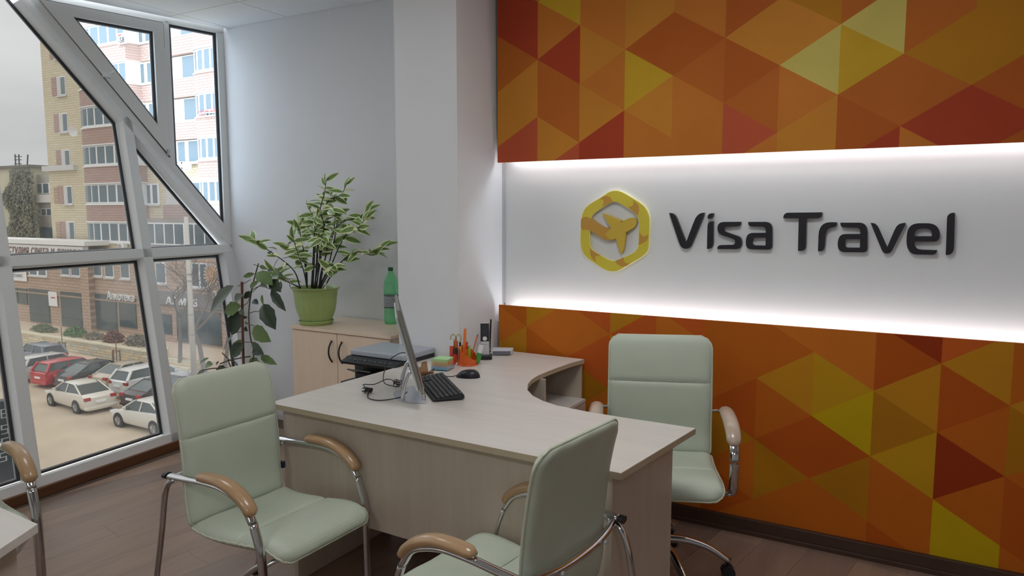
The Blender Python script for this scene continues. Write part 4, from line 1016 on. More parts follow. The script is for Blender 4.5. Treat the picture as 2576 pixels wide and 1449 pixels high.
for si_, S_ in enumerate(STEMS):
    dy = (-0.11, 0.08, -0.04, 0.03, 0.0, 0.05, -0.08, 0.02, -0.03, 0.06, -0.10, -0.05, 0.09, -0.12, -0.02, 0.04, 0.10, -0.06)[si_]
    P = []
    for k, (u, v) in enumerate(S_):
        f = k / (len(S_) - 1); yy = PY + dy * (0.25 + 0.75 * f)
        yy = min(yy, 3.55)
        P.append(at(480 + u / 3.45, 420 + v / 3.45, Y=PY) + Vector((0, yy - PY, 0)))
    Q = bez(P, 7); m_ = len(Q)
    MB().tube(Q, [0.0046 - 0.0028 * i / m_ for i in range(m_)], 6).build('stem', M_stem, pl, world=True, smooth=True)
    start = 0.33
    cnt = 17 if len(S_) > 3 else 13
    for k in range(cnt):
        f = start + (1 - start) * (k / (cnt - 1)) ** 0.85; i = min(m_ - 2, int(f * (m_ - 1))); p = Q[i].lerp(Q[i + 1], f * (m_ - 1) - i)
        t_ = (Q[i + 1] - Q[i]).normalized(); a = k * 2.4 + lr.random(); side = Vector((cos(a), sin(a) * .7, lr.uniform(-.5, .45)))
        d = (side * 1.0 + t_ * (0.35 if k < cnt - 3 else 1.2)).normalized()
        me = lm[0] if lr.random() < .5 else (lm[1] if lr.random() < .6 else lm[2])
        if p.y + d.y * 0.07 > 3.60: d.y = -abs(d.y)
        if nl < 285: place_leaf(me, p, d, (lr.uniform(-.2, .5), -0.9, 0.55), pl, lr.uniform(1.0, 1.55), lr.uniform(-.6, .6)); nl += 1

# hibiscus by the window
HB = at(608, 850, Y=3.12)
hb = thing('tall_houseplant', 'tall staked houseplant with large dark drooping leaves between window and cabinet', 'potted plant', (HB.x, 3.12, 0))
def hp(u, v, dy=0): return at(500 + u / 3.623, 640 + v / 3.623, Y=3.12) + Vector((0, dy, 0))
MB().lathe([(0.10, 0.0), (0.105, 0.01), (0.135, 0.24), (0.145, 0.25), (0.142, 0.255), (0.128, 0.24)], 32).build('pot', mat('brown_pot', srgb(120, 70, 48)[:3], .5), hb, smooth='auto')
MB().lathe([(0.128, 0.22), (0.126, 0.235)], 24).build('soil', MATS['soil'], hb)
MB().tube([hp(402, 1050) * 1.0 - Vector((0, 0, 0.5)), hp(400, 700), hp(393, 250)], 0.008, 8).build('stake', mat('stake_brown', srgb(112, 62, 40)[:3], .6), hb, world=True)
M_st2 = mat('stem_brown', srgb(88, 78, 62)[:3], .7)
for S_ in ([(420, 1300), (495, 930), (460, 750), (442, 550), (455, 380), (478, 240), (516, 85)], [(400, 1300), (350, 1020), (265, 960), (200, 900)], [(395, 1280), (330, 1060), (140, 1040), (20, 1060)],
           [(470, 360), (560, 280), (650, 240), (780, 215), (830, 260)], [(465, 380), (430, 450), (300, 500)], [(472, 230), (400, 270), (345, 290)], [(470, 330), (560, 290), (660, 325)],
           [(450, 540), (520, 520), (590, 540)], [(455, 640), (500, 650)], [(480, 800), (400, 800), (350, 790)], [(448, 690), (360, 710), (290, 715)], [(500, 90), (600, 130), (700, 160), (800, 240), (815, 300)], [(470, 930), (400, 940), (260, 970), (180, 1000)], [(265, 960), (300, 1040), (390, 1055)]):
    MB().tube(bez([hp(u, v, 0.004 * i) for i, (u, v) in enumerate(S_)], 6), 0.0042 if S_[0][1] > 900 else 0.0022, 6).build('stem', M_st2, hb, world=True, smooth=True)
M_hd = mat('hibiscus_dark', srgb(44, 62, 40)[:3], 0.35, noise=(30, .25, (1, 1, 1))); M_hl = mat('hibiscus_light', srgb(92, 116, 56)[:3], 0.4, noise=(30, .2, (1, 1, 1))); M_hg = mat('hibiscus_grey', srgb(96, 108, 92)[:3], 0.35, noise=(50, .3, (1, 6, 1)))
hm_ = {}
for kx, mm in (('d', M_hd), ('l', M_hl), ('g', M_hg)):
    for wk, ww in (('w', 0.60), ('n', 0.36)): hm_[kx + wk] = leaf_mesh('hibiscus_leaf', 1.0, ww, (mm,), False, fold=.3, droop=.10, serr=.06)
for (x0_, y0_, x1_, y1_, kx) in [(350, 285, 125, 515, 'gn'), (405, 465, 262, 522, 'lw'), (350, 520, 278, 745, 'dw'), (545, 165, 700, 265, 'lw'), (640, 235, 755, 335, 'dw'), (650, 325, 792, 512, 'dn'), (575, 455, 700, 680, 'dw'),
                                 (498, 665, 665, 790, 'lw'), (540, 790, 657, 888, 'dn'), (432, 805, 330, 930, 'dw'), (352, 785, 245, 920, 'ln'), (290, 745, 203, 885, 'gn'), (528, 935, 683, 1002, 'ln'), (430, 965, 552, 1045, 'lw'), (115, 1000, 195, 985, 'lw'),
                                 (225, 1030, 140, 1090, 'dw'), (75, 950, 0, 990, 'ln'), (465, 422, 532, 450, 'dw'), (548, 370, 578, 462, 'ln'), (450, 180, 362, 210, 'ln'), (525, 108, 605, 132, 'ln'), (640, 150, 700, 142, 'dn'), (735, 120, 800, 175, 'ln'), (770, 160, 840, 195, 'dn'), (640, 200, 760, 175, 'ln'),
                                 (462, 610, 515, 622, 'dn'), (480, 885, 598, 905, 'dn'), (478, 300, 570, 240, 'ln'), (372, 410, 460, 360, 'gw'), (430, 500, 490, 530, 'dw'), (385, 575, 440, 575, 'dn'), (400, 660, 440, 700, 'dw'), (790, 240, 820, 310, 'dn'), (100, 1100, 20, 1130, 'gn'), (200, 1000, 240, 960, 'dn'), (560, 270, 640, 290, 'gn'), (20, 1060, -60, 1130, 'gn'), (480, 340, 430, 400, 'dw')]:
    dy = lr.uniform(-.05, .05); a_, b_ = hp(x0_, y0_, dy), hp(x1_, y1_, dy - .02)
    o_ = place_leaf(hm_[kx], a_, b_ - a_, (lr.uniform(-.2, .5), -0.9, 0.35), hb, (b_ - a_).length, lr.uniform(-.3, .3))

# ================================================================ OUTSIDE: STREET, CARS, APARTMENT BLOCK
GZ = -9.0; TZ = -8.0; FY = 35.8; PYY = 33.2
def wallmat(name, c, c2, rows, amt=0.22):
    """brick courses too far away to tell apart: horizontal joints and tone variation"""
    m = mat(name, c, 0.85); t = m.node_tree; b = t.nodes['Principled BSDF']
    tcn = N(t, 'ShaderNodeTexCoord'); mpn = N(t, 'ShaderNodeMapping'); mpn.inputs['Rotation'].default_value = (radians(90), 0, 0)
    br = N(t, 'ShaderNodeTexBrick'); br.inputs['Color1'].default_value = (*c, 1); br.inputs['Color2'].default_value = (*[k * (1 - amt * .4) for k in c], 1)
    br.inputs['Mortar'].default_value = (*c2, 1); br.inputs['Scale'].default_value = 1.0; br.inputs['Mortar Size'].default_value = rows * 0.10
    br.inputs['Brick Width'].default_value = rows * 3; br.inputs['Row Height'].default_value = rows
    t.links.new(tcn.outputs['Object'], mpn.inputs[0]); t.links.new(mpn.outputs[0], br.inputs['Vector']); t.links.new(br.outputs['Color'], b.inputs['Base Color'])
    return m
M_beige = wallmat('beige_brick', srgb(218, 206, 176)[:3], srgb(180, 166, 136)[:3], 0.20)
M_brown = wallmat('pinkish_brick', srgb(184, 156, 144)[:3], srgb(152, 126, 116)[:3], 0.20)
M_tan = wallmat('tan_brick', srgb(190, 164, 142)[:3], srgb(154, 128, 108)[:3], 0.26)
M_wf = mat('white_window_frame', (0.82, 0.82, 0.80), 0.5); M_win = mat('window_dark_glass', srgb(96, 112, 120)[:3], 0.12, spec=0.7)
M_shop = mat('shop_glass', srgb(52, 72, 76)[:3], 0.10, spec=0.8); M_rev = mat('window_reveal', srgb(206, 204, 200)[:3], 0.8)
def gb(*P): return at(*P)
MB().prism([(-120, 5, GZ), (-6, 5, GZ), (-6, 29.7, GZ), (-120, 29.7, GZ)], (0, 0, -0.3)).build('ground', mat('dusty_asphalt', srgb(186, 170, 148)[:3], 0.9, noise=(0.35, 0.14, (1, 1, 1)), bump=(3, 0.1)), kind='structure')
MB().box(-120, -6, 26.8 + 2.0, 29.7, GZ + 0.001, GZ + 0.12).build('sidewalk', mat('sidewalk_beige', srgb(206, 186, 162)[:3], 0.9, noise=(0.8, 0.06, (1, 1, 1))), kind='structure')
MB().box(-120, -6, 30.05, 60, TZ - 1.3, TZ).build('terrace', mat('terrace_paving', srgb(206, 184, 158)[:3], 0.9, noise=(0.8, 0.06, (1, 1, 1))), kind='structure')
# retaining wall of separate stone blocks
rw = thing('retaining_wall', 'long low retaining wall of pale stone blocks behind the parked cars', 'wall', (-54, 29.8, GZ))
SM = [mat('stone_%s' % n_, srgb(*c)[:3], 0.9, noise=(2, .12, (1, 1, 1))) for n_, c in (('cream', (214, 206, 180)), ('beige', (200, 186, 160)), ('grey', (190, 188, 172)), ('sand', (208, 190, 156)))]
MB().box(-75, -44.8, 29.86, 30.1, GZ, TZ - .02).build('core', SM[1], rw, world=True)
MB().box(-75, -44.7, 29.68, 30.14, TZ - .01, TZ + .10).build('coping', SM[0], rw, world=True, bevel=.01)
brr = random.Random(5); meshes = {}
for r_ in range(5):
    x = -66.0 + (0.3 if r_ % 2 else 0)
    while x < -45.3:
        w = brr.choice((0.45, 0.6, 0.75, 0.9)); key = (w, brr.randrange(4))
        if key not in meshes:
            o_ = MB().box(0.01, w - .01, 0, .1, .01, .19).build('stone', SM[key[1]], rw); meshes[key] = o_.data
        else:
            o_ = bpy.data.objects.new('stone', meshes[key]); COL.objects.link(o_); o_.parent = rw
        o_.location = (x + 54, -0.05 - brr.uniform(0, .03), 0.0 + r_ * 0.198); x += w
MB().box(-75, -66, 29.75, 29.86, GZ, TZ).build('far_stretch', SM[2], rw, world=True)

# apartment block
bl = thing('apartment_block', 'tall beige brick apartment block with curved glazed balconies across the street', 'building', (-52, FY, TZ))
BXL = at(110, 250, Y=FY).x
MB().box(BXL, -34, FY, FY + 14, TZ, 24).build('wall', M_beige, bl, world=True)
def zf(f): return -0.15 + 3.07 * f
MB().box(BXL - .4, BXL + 4.5, FY - .35, FY, zf(1) + 2.1, zf(1) + 2.55).build('ledge', M_rev, bl, world=True)
def flatwin(x0, x1, z0, z1, Yv, parent, panes, m=M_win, sill=True, name='window', d=0.06, fm=M_wf):
    """panes: list of (a,b) fractions across"""
    w = MB().box(x0, x1, Yv - d, Yv + .02, z0, z1).build(name, fm, parent, world=True)
    for a, b in panes:
        MB().box(x0 + (x1 - x0) * a, x0 + (x1 - x0) * b, Yv - d - .012, Yv - d + .002, z0 + .09, z1 - .09).build('pane', m, w, world=True)
    if sill: MB().box(x0 - .1, x1 + .1, Yv - .16, Yv, z0 - .12, z0).build('sill', M_rev, w, world=True)
    return w
XA = [at(p, 218, Y=FY).x for p in (131, 145, 154.5, 166)]
for f in range(0, 6):
    z0, z1 = zf(f) - .78, zf(f) + .80
    w = flatwin(XA[1], XA[3], z0, z1, FY, bl, [(.47, .95)])
    MB().box(XA[1] + .06, XA[1] + (XA[3] - XA[1]) * .44, FY - .075, FY - .05, z0 + .05, z1 - .05).build('reveal', M_rev, w, world=True)
    MB().box(XA[0], XA[1] - .03, FY - .05, FY + .01, z0 + .05, z1).build('shutter_panel', M_brown, bl, world=True)
    if f < 2: MB().box(XA[0] - .75, XA[0] - .08, FY - .04, FY + .01, z0 + .1, z1 - .08).build('shutter_panel', M_tan, bl, world=True)
def bay(path, floors, frac, zlow=None, spand=M_brown):
    P = [Vector((x, y, 0)) for x, y in path]; S = [0]
    for a, b in zip(P, P[1:]): S.append(S[-1] + (b - a).length)
    T = S[-1]
    def pos(s_):
        for i in range(len(S) - 1):
            if S[i + 1] >= s_ - 1e-6: return P[i].lerp(P[i + 1], (s_ - S[i]) / (S[i + 1] - S[i])), (P[i + 1] - P[i]).normalized()
        return P[-1], (P[-1] - P[-2]).normalized()
    def band(z0, z1, s0=0, s1=None, off=0.0, th=.12):
        s1 = T if s1 is None else s1; ss = [s0] + [q for q in S if s0 < q < s1] + [s1]; m_ = MB()
        o_, i_ = [], []
        for q in ss:
            p, t_ = pos(q); n_ = Vector((t_.y, -t_.x, 0)); o_.append(p + n_ * off); i_.append(p + n_ * (off - th))
        m_.prism([Vector((p.x, p.y, z0)) for p in o_ + i_[::-1]], (0, 0, z1 - z0)); return m_
    for f in floors:
        z0, z1 = zf(f) - .80, zf(f) + .80
        band(z1, zf(f + 1) - .80, th=.5).build('balcony_front', spand, bl, world=True)
        w = band(z0, z1, th=.3, off=-.04).build('window', M_wf, bl, world=True)
        for a, b in frac: band(z0 + .16, z1 - .12, T * a, T * b, off=-.02, th=.03).build('pane', M_win, w, world=True)
        band(z0 - .10, z0, off=.08, th=.3).build('white_ledge', M_wf, w, world=True)
        band(z1, z1 + .08, off=.08, th=.3).build('white_ledge', M_wf, w, world=True)
    zb = zf(floors[0]) - .80
    if zlow is not None: band(zlow, zb - .1, th=.5).build('balcony_base', M_beige, bl, world=True)
xa = at(207, 480, Y=35.0).x; xb = at(338, 480, Y=34.65).x
bay([(xa, FY), (xa + .12, FY - .45), (xa + .5, FY - .85), (xa + 1.2, FY - 1.08), (xa + 2.2, FY - 1.15), (xb - .2, FY - 1.15), (xb, FY)], range(0, 6),
    [(.055, .09), (.10, .16), (.175, .25), (.27, .36), (.385, .49), (.515, .62), (.65, .75), (.77, .85)], zlow=-1.6)
# right: flat loggia column and the second curved bay
x3 = at(437, 300, Y=FY).x; x4 = at(486, 300, Y=34.9).x; x5 = at(640, 300, Y=34.65).x
bay([(x4 - .3, FY), (x4 - .1, FY - .5), (x4 + .3, FY - .9), (x4 + .9, FY - 1.1), (x4 + 1.6, FY - 1.15), (x5, FY - 1.15), (x5 + .2, FY)], range(1, 6),
    [(.155, .185), (.215, .27), (.30, .36), (.385, .44), (.47, .53), (.56, .62), (.65, .71), (.74, .8)], zlow=-1.6)
for f in range(0, 6):
    z0, z1 = zf(f) - .85, zf(f) + .80
    xw0 = at(437, 300, Y=FY).x - 1.2; xw1 = x4 - .25
    flatwin(xw0, xw1, z0, z1, FY - .1, bl, [(.12, .27), (.40, .58), (.68, .93)] if f == 2 else [(.62, .95)], fm=M_wf if f == 2 else M_rev)
    if f < 5 and f != 1: MB().box(xw0, xw1, FY - .45, FY, z1 + .05, zf(f + 1) - .9).build('balcony_front', M_brown, bl, world=True)
    xq0, xq1 = at(342, 187, Y=FY).x, at(402, 187, Y=FY).x
    if f >= 2:
        flatwin(xq0 + .1, xq1, z0 + .05, z1, FY, bl, [(.14, .36), (.50, .70), (.76, .94)])
        MB().box(xq0, xq1 + .1, FY - .12, FY, z1 + .1, zf(f + 1) - .95).build('balcony_front', M_brown, bl, world=True)
w = flatwin(at(358, 490, Y=FY).x, at(402, 490, Y=FY).x, zf(1) - .85, zf(1) + .75, FY, bl, [(.26, .50), (.64, .9)])
MB().box(at(438, 520, Y=FY).x, -34, FY - .25, FY, -3, zf(1) - 1.0).build('brown_wall', M_tan, bl, world=True)
# banners and air conditioners on the block
def text_obj(s_, size, m, parent, loc, name='lettering', ext=0.01, rotz=0, align='LEFT', shear=0, sx=1.0, flatten=None):
    cu = bpy.data.curves.new('txt', 'FONT'); cu.body = s_; cu.size = size; cu.extrude = ext; cu.align_x = align; cu.shear = shear; cu.resolution_u = 2
    ob = bpy.data.objects.new('txt', cu); COL.objects.link(ob); dg = bpy.context.evaluated_depsgraph_get()
    me = bpy.data.meshes.new_from_object(ob.evaluated_get(dg)); bpy.data.objects.remove(ob); bpy.data.curves.remove(cu)
    me.materials.clear(); me.materials.append(m); me.name = name
    M_ = Matrix.Rotation(rotz, 4, 'Z') @ Matrix.Rotation(pi / 2, 4, 'X') @ Matrix.Diagonal((sx, 1, 1, 1)); me.transform(M_)
    o_ = bpy.data.objects.new(name, me); COL.objects.link(o_); o_.parent = parent
    l = Vector(loc)
    if parent is not None: l = l - Vector(parent.location)
    o_.location = l; return o_
M_redsign = mat('banner_red', srgb(196, 60, 66)[:3], .6); M_darktxt = mat('banner_text_dark', srgb(50, 60, 60)[:3], .6); M_ban = mat('banner_white', (.8, .8, .8), .6)
def banner(label, px0, py0, px1, py1, Yv, texts, m=M_ban, group=None):
    a, b = at(px0, py1, Y=Yv), at(px1, py0, Y=Yv); th = thing('banner', label, 'banner', (a.x, Yv, a.z))
    MB().box(a.x, b.x, Yv, Yv + .04, a.z, b.z).build('sheet', m, th, world=True)
    for (s_, fx, fz, size, mm) in texts:
        text_obj(s_, size * (b.z - a.z), mm, th, (a.x + (b.x - a.x) * fx, Yv - .02, a.z + (b.z - a.z) * fz))
    return th
banner('white balcony banner with the number -58 on the upper left balcony', 296, 80, 318, 113, 34.5, [('-58', .08, .12, .72, M_darktxt), ('ххх', .1, .74, .3, M_redsign)])
banner('white balcony banner with red ПРОДАЖА and a phone number on the right balcony', 514, 270, 560, 293, 34.5, [('8 988 204-01-1', .02, .12, .42, M_darktxt)])
bq = banner('red strip reading ПРОДАЖА above the phone number on the right balcony', 515, 270, 560, 282, 34.45, [('ПРОДАЖА', .04, .18, .95, M_ban)], m=M_redsign)
banner('small red banner left of the phone number banner on the right balcony', 500, 279, 511, 291, 34.55, [('ДАЖ', .05, .2, .8, M_ban)], m=M_redsign)
def ac_unit(label, px, py, Yv):
    p = at(px, py, Y=Yv); t_ = thing('air_conditioner', label, 'air conditioner', (p.x, Yv, p.z), 0, 'air conditioners on the apartment block')
    MB().box(-.37, .37, -.35, 0, -.28, .28).build('case', M_wf, t_, bevel=.02)
    MB().tube([(-.1, -.353, 0), (-.1, -.362, 0)], .22, 20).build('fan_grille', mat('grille_grey', (.4, .4, .42), .5), t_)
    bk_ = MB(); bk_.box(-.4, -.36, -.35, .05, -.36, -.31); bk_.build('bracket', M_wf, t_); MB().box(.36, .4, -.35, .05, -.36, -.31).build('bracket', M_wf, t_)
ac_unit('left air conditioner of the pair on the beige wall beside the upper balcony', 319, 189, 35.7)
ac_unit('right air conditioner of the pair on the beige wall beside the upper balcony', 334, 189, 35.7)
ac_unit('air conditioner under the lowest curved balcony window, above the transom', 314, 620, 34.5)
for k, px in enumerate((450, 462, 474)):
    ac_unit(['leftmost', 'middle', 'rightmost'][k] + ' of three air conditioners under the flat balcony windows', px, 417, 35.2)
dsh = at(186, 330, Y=35.05); dd = thing('satellite_dish', 'white satellite dish on the beige wall left of the curved balcony', 'satellite dish', tuple(dsh))
MB().lathe([(0.0, .0), (.25, .04), (.42, .13), (.41, .15), (.24, .06), (0.0, .02)], 24, M=Matrix.Rotation(radians(110), 3, 'X') @ Matrix.Rotation(.4, 3, 'Y')).build('dish', M_wf, dd, smooth='auto')
MB().tube([(0, 0, 0), (-.2, .74, -.15)], .03, 6).build('arm', M_rev, dd)

# brown brick shop floor in front of the block
po = thing('shop_podium', 'brown brick shop floors with dark display windows under the apartment block', 'building', (-52, PYY, TZ))
pz = at(250, 640, Y=PYY).z
MB().box(-75, -34, PYY, FY - 1.2, TZ, pz).build('wall', M_tan, po, world=True)
MB().box(-75, at(212, 612, Y=32.6).x, 32.6, PYY + 2, at(100, 607, Y=32.6).z - .25, at(100, 607, Y=32.6).z + .1).build('parapet', M_wf, po, world=True)
fz0, fz1 = at(100, 649, Y=32.75).z, at(100, 617, Y=32.75).z
MB().box(-75, at(208, 630, Y=32.75).x, 32.75, PYY, fz0, fz1).build('fascia', M_ban, po, world=True)
M_btxt = mat('sign_letters_brown', srgb(124, 84, 74)[:3], .5)
a_ = at(21, 641, Y=32.72); b_ = at(203, 641, Y=32.72)
t_ = text_obj('студия света и декора', 0.98, M_btxt, po, (a_.x, 32.70, fz0 + .32), shear=.25); 
wd_ = max(v.co.x for v in t_.data.vertices); t_.scale = ((b_.x - a_.x) / wd_, 1, 1)
MB().box(-75, -34, PYY - .10, PYY, at(200, 748, Y=PYY).z - .06, at(200, 748, Y=PYY).z + .06).build('string_course', M_tan, po, world=True)
MB().box(at(218, 700, Y=PYY).x, at(238, 700, Y=PYY).x, PYY - .5, PYY, TZ, pz).build('pilaster', M_tan, po, world=True)
MB().box(at(392, 700, Y=PYY).x + .2, -34, PYY - .3, PYY, at(450, 768, Y=PYY).z, at(450, 735, Y=PYY).z).build('dark_fascia', mat('fascia_grey', srgb(120, 116, 112)[:3], .7), po, world=True)
def pwin(px0, py0, px1, py1, n_, shop=False):
    a, b = at(px0, py1, Y=PYY), at(px1, py0, Y=PYY)
    k = 1.0 / n_; g_ = .10 if not shop else .03
    flatwin(a.x, b.x, a.z, b.z, PYY, po, [(i * k + g_ * .6, (i + 1) * k - g_ * .6) for i in range(n_)], m=M_shop if shop else M_win, sill=not shop, name='shop_window' if shop else 'window', fm=mat('shop_frame', (.08, .09, .09), .4) if shop else M_wf)
for q in ((75, 655, 117, 692, 2), (156, 657, 175, 692, 1), (181, 658, 201, 694, 1), (238, 657, 256, 694, 1), (266, 660, 286, 697, 1), (306, 662, 326, 700, 1), (395, 660, 417, 712, 1), (486, 662, 522, 722, 2)): pwin(*q)
for q in ((31, 725, 45, 761, 1), (50, 727, 69, 764, 1), (78, 730, 123, 807, 1), (158, 738, 207, 819, 1), (238, 743, 293, 827, 1), (303, 752, 342, 822, 1), (402, 792, 432, 838, 1), (448, 770, 470, 858, 1), (488, 770, 555, 862, 2)): pwin(*q, shop=True)
pu0, pu1 = at(372, 614, Y=PYY + .9), at(545, 562, Y=PYY + .9)
MB().box(pu0.x - .5, -34, PYY + .8, FY, pz, pu1.z + .3).build('upper_block', mat('block_grey', srgb(150, 140, 130)[:3], .8), po, world=True)
flatwin(pu0.x, pu1.x, pu0.z, pu1.z, PYY + .8, po, [(i / 7 + .01, (i + 1) / 7 - .01) for i in range(7)], m=M_shop, sill=False, name='window_band')
nb = banner('small white notice between the two left shop windows', 123, 735, 142, 769, PYY - .12, [])
a, b = at(128, 750, Y=PYY - .14), at(138, 748, Y=PYY - .14); MB().box(a.x, b.x, PYY - .13, PYY - .121, a.z, b.z).build('printed_line', M_redsign, nb, world=True)
banner('white sign board at the left edge under the lettered fascia', 20, 677, 65, 704, PYY - .12, [('комис', .30, .3, .5, M_grey)])
sg = thing('shop_sign', 'white raised shop lettering over the dark windows in the big lower pane', 'sign', tuple(at(270, 752, Y=PYY - .2)))
a_ = at(270, 752, Y=PYY - .2); b_ = at(337, 752, Y=PYY - .2)
t_ = text_obj('Алкотека', 0.85, M_ban, sg, a_, ext=.05); t_.scale = ((b_.x - a_.x) / max(v.co.x for v in t_.data.vertices), 1, 1)
sg = thing('shop_sign', 'white capital shop letters on grey fascia, crossed by lamp post', 'sign', tuple(at(418, 762, Y=PYY - .35)))
a_ = at(418, 764, Y=PYY - .35); b_ = at(498, 766, Y=PYY - .35)
t_ = text_obj('АЛМАЗ', 0.72, M_ban, sg, a_, ext=.05); t_.scale = ((b_.x - a_.x) / max(v.co.x for v in t_.data.vertices), 1, 1)
sg = thing('shop_sign', 'short white shop lettering right of lamp post under the round ornament', 'sign', tuple(at(532, 750, Y=PYY - .35)))
t_ = text_obj('Люс', 0.70, M_ban, sg, at(533, 751, Y=PYY - .35), ext=.05)
wc = thing('round_wall_ornament', 'round woven sun ornament on the dark facade right of the lamp post', 'ornament', tuple(at(533, 692, Y=PYY - .1)))
MB().tube([(0, 0, 0), (0, -.06, 0)], .62, 28).build('disc', mat('wicker', srgb(196, 160, 122)[:3], .8), wc)
for k in range(20):
    a = 2 * pi * k / 20; MB().obox((.73 * cos(a), -.03, .73 * sin(a)), (.2, .05, .09), Matrix.Rotation(-a, 3, 'Y')).build('ray', M_rev, wc)

# steps up to the terrace
stp = thing('stone_steps', 'pale stone steps climbing to the terrace beside the lamp post', 'steps', (at(440, 900, Y=29.5).x, 28.8, GZ + .12))
x0_, x1_ = at(402, 905, Y=29.3).x, at(478, 905, Y=29.3).x
for k in range(6):
    MB().box(x0_, x1_, 28.65 + k * .24, 30.04, GZ + .12 + k * .15, GZ + .12 + (k + 1) * .15 - .004).build('step', SM[3 if k % 2 else 0], stp, world=True)
MB().prism([(x0_ - .3, 28.65, GZ + .12), (x0_ - .3, 30.0, GZ + .12), (x0_ - .3, 30.0, TZ + .5), (x0_ - .3, 28.65, GZ + .7)], (.28, 0, 0)).build('cheek_wall', SM[0], stp, world=True)

# old building with climbing ivy, far left
ob = thing('old_building', 'old pale concrete building behind the apartment block at the left', 'building', (-105, 52, TZ))
oz = at(60, 422, Y=52).z; ox1 = at(76, 425, Y=52).x
MB().box(-135, ox1, 52, 60, -12, oz).build('wall', mat('old_plaster', srgb(196, 190, 166)[:3], .9, noise=(.3, .15, (1, 1, 1))), ob, world=True)
MB().box(-135, ox1 + .4, 51.6, 60, oz, oz + .35).build('roof_edge', mat('roof_dark', srgb(110, 104, 92)[:3], .9), ob, world=True)
MB().box(ox1, -80, 52.8, 60, -12, oz - .9).build('wing', mat('wing_plaster', srgb(178, 176, 166)[:3], .9, noise=(.3, .1, (1, 1, 1))), ob, world=True)
for q in ((80, 459, 150, 488), (96, 524, 150, 543)):
    a, b = at(q[0], q[3], Y=52.8), at(q[2], q[1], Y=52.8)
    flatwin(a.x, b.x, a.z, b.z, 52.8, ob, [(.20, .38), (.44, .62)], sill=False)
a, b = at(78, 510, Y=52.6), at(150, 489, Y=52.6); MB().box(a.x, b.x, 52.2, 52.8, a.z, b.z).build('balcony_front', M_rev, ob, world=True)
a, b = at(95, 598, Y=52.6), at(150, 572, Y=52.6); MB().box(a.x, b.x, 52.5, 52.8, a.z, b.z).build('window_band', M_shop, ob, world=True)
iv = MB(); ir = random.Random(8)
for k in range(5200):
    u = ir.uniform(2, 82) if ir.random() < .85 else ir.uniform(60, 100); v = ir.uniform(428, 606)
    if u > 70 and v < 520: u = 30 + (u - 30) * .75
    if u < 16 + 10 * sin(v * .06): continue
    p = at(u, v, Y=51.9 - ir.uniform(0, .8)); s_ = ir.uniform(.10, .30); a = ir.uniform(0, 6.28)
    iv.add([p + Vector((cos(a) * s_, ir.uniform(-.2, .2), sin(a) * s_)), p + Vector((cos(a + 2) * s_, ir.uniform(-.2, .2), sin(a + 2) * s_)), p + Vector((cos(a + 4) * s_, 0, sin(a + 4) * s_))], [(0, 1, 2)])
io = iv.build('ivy', mat('ivy_grey', srgb(122, 122, 104)[:3], .9, noise=(.4, .3, (1, 1, 1))), kind='stuff'); tag(io, 'grey green ivy covering the front of the old building at the left', 'ivy')
an = thing('roof_antenna', 'double mast antenna on the old building roof', 'antenna', tuple(at(42, 422, Y=54)))
for px in (40, 49):
    MB().tube([at(px, 424, Y=54), at(px - 2, 388, Y=54)], .09, 5).build('mast', M_blackmat, an, world=True)
for py in (394, 402, 412): MB().tube([at(36, py, Y=54), at(54, py, Y=54)], .06, 5).build('crossbar', M_blackmat, an, world=True)
an = thing('roof_antenna', 'single mast antenna on the old building roof, right of double one', 'antenna', tuple(at(68, 422, Y=54)))
MB().tube([at(68, 424, Y=54), at(70, 389, Y=54)], .09, 5).build('mast', M_blackmat, an, world=True)
MB().box(BXL - 3, BXL, FY + 3, FY + 8, -12, -1.0).build('trim_9', M_rev, kind='structure')

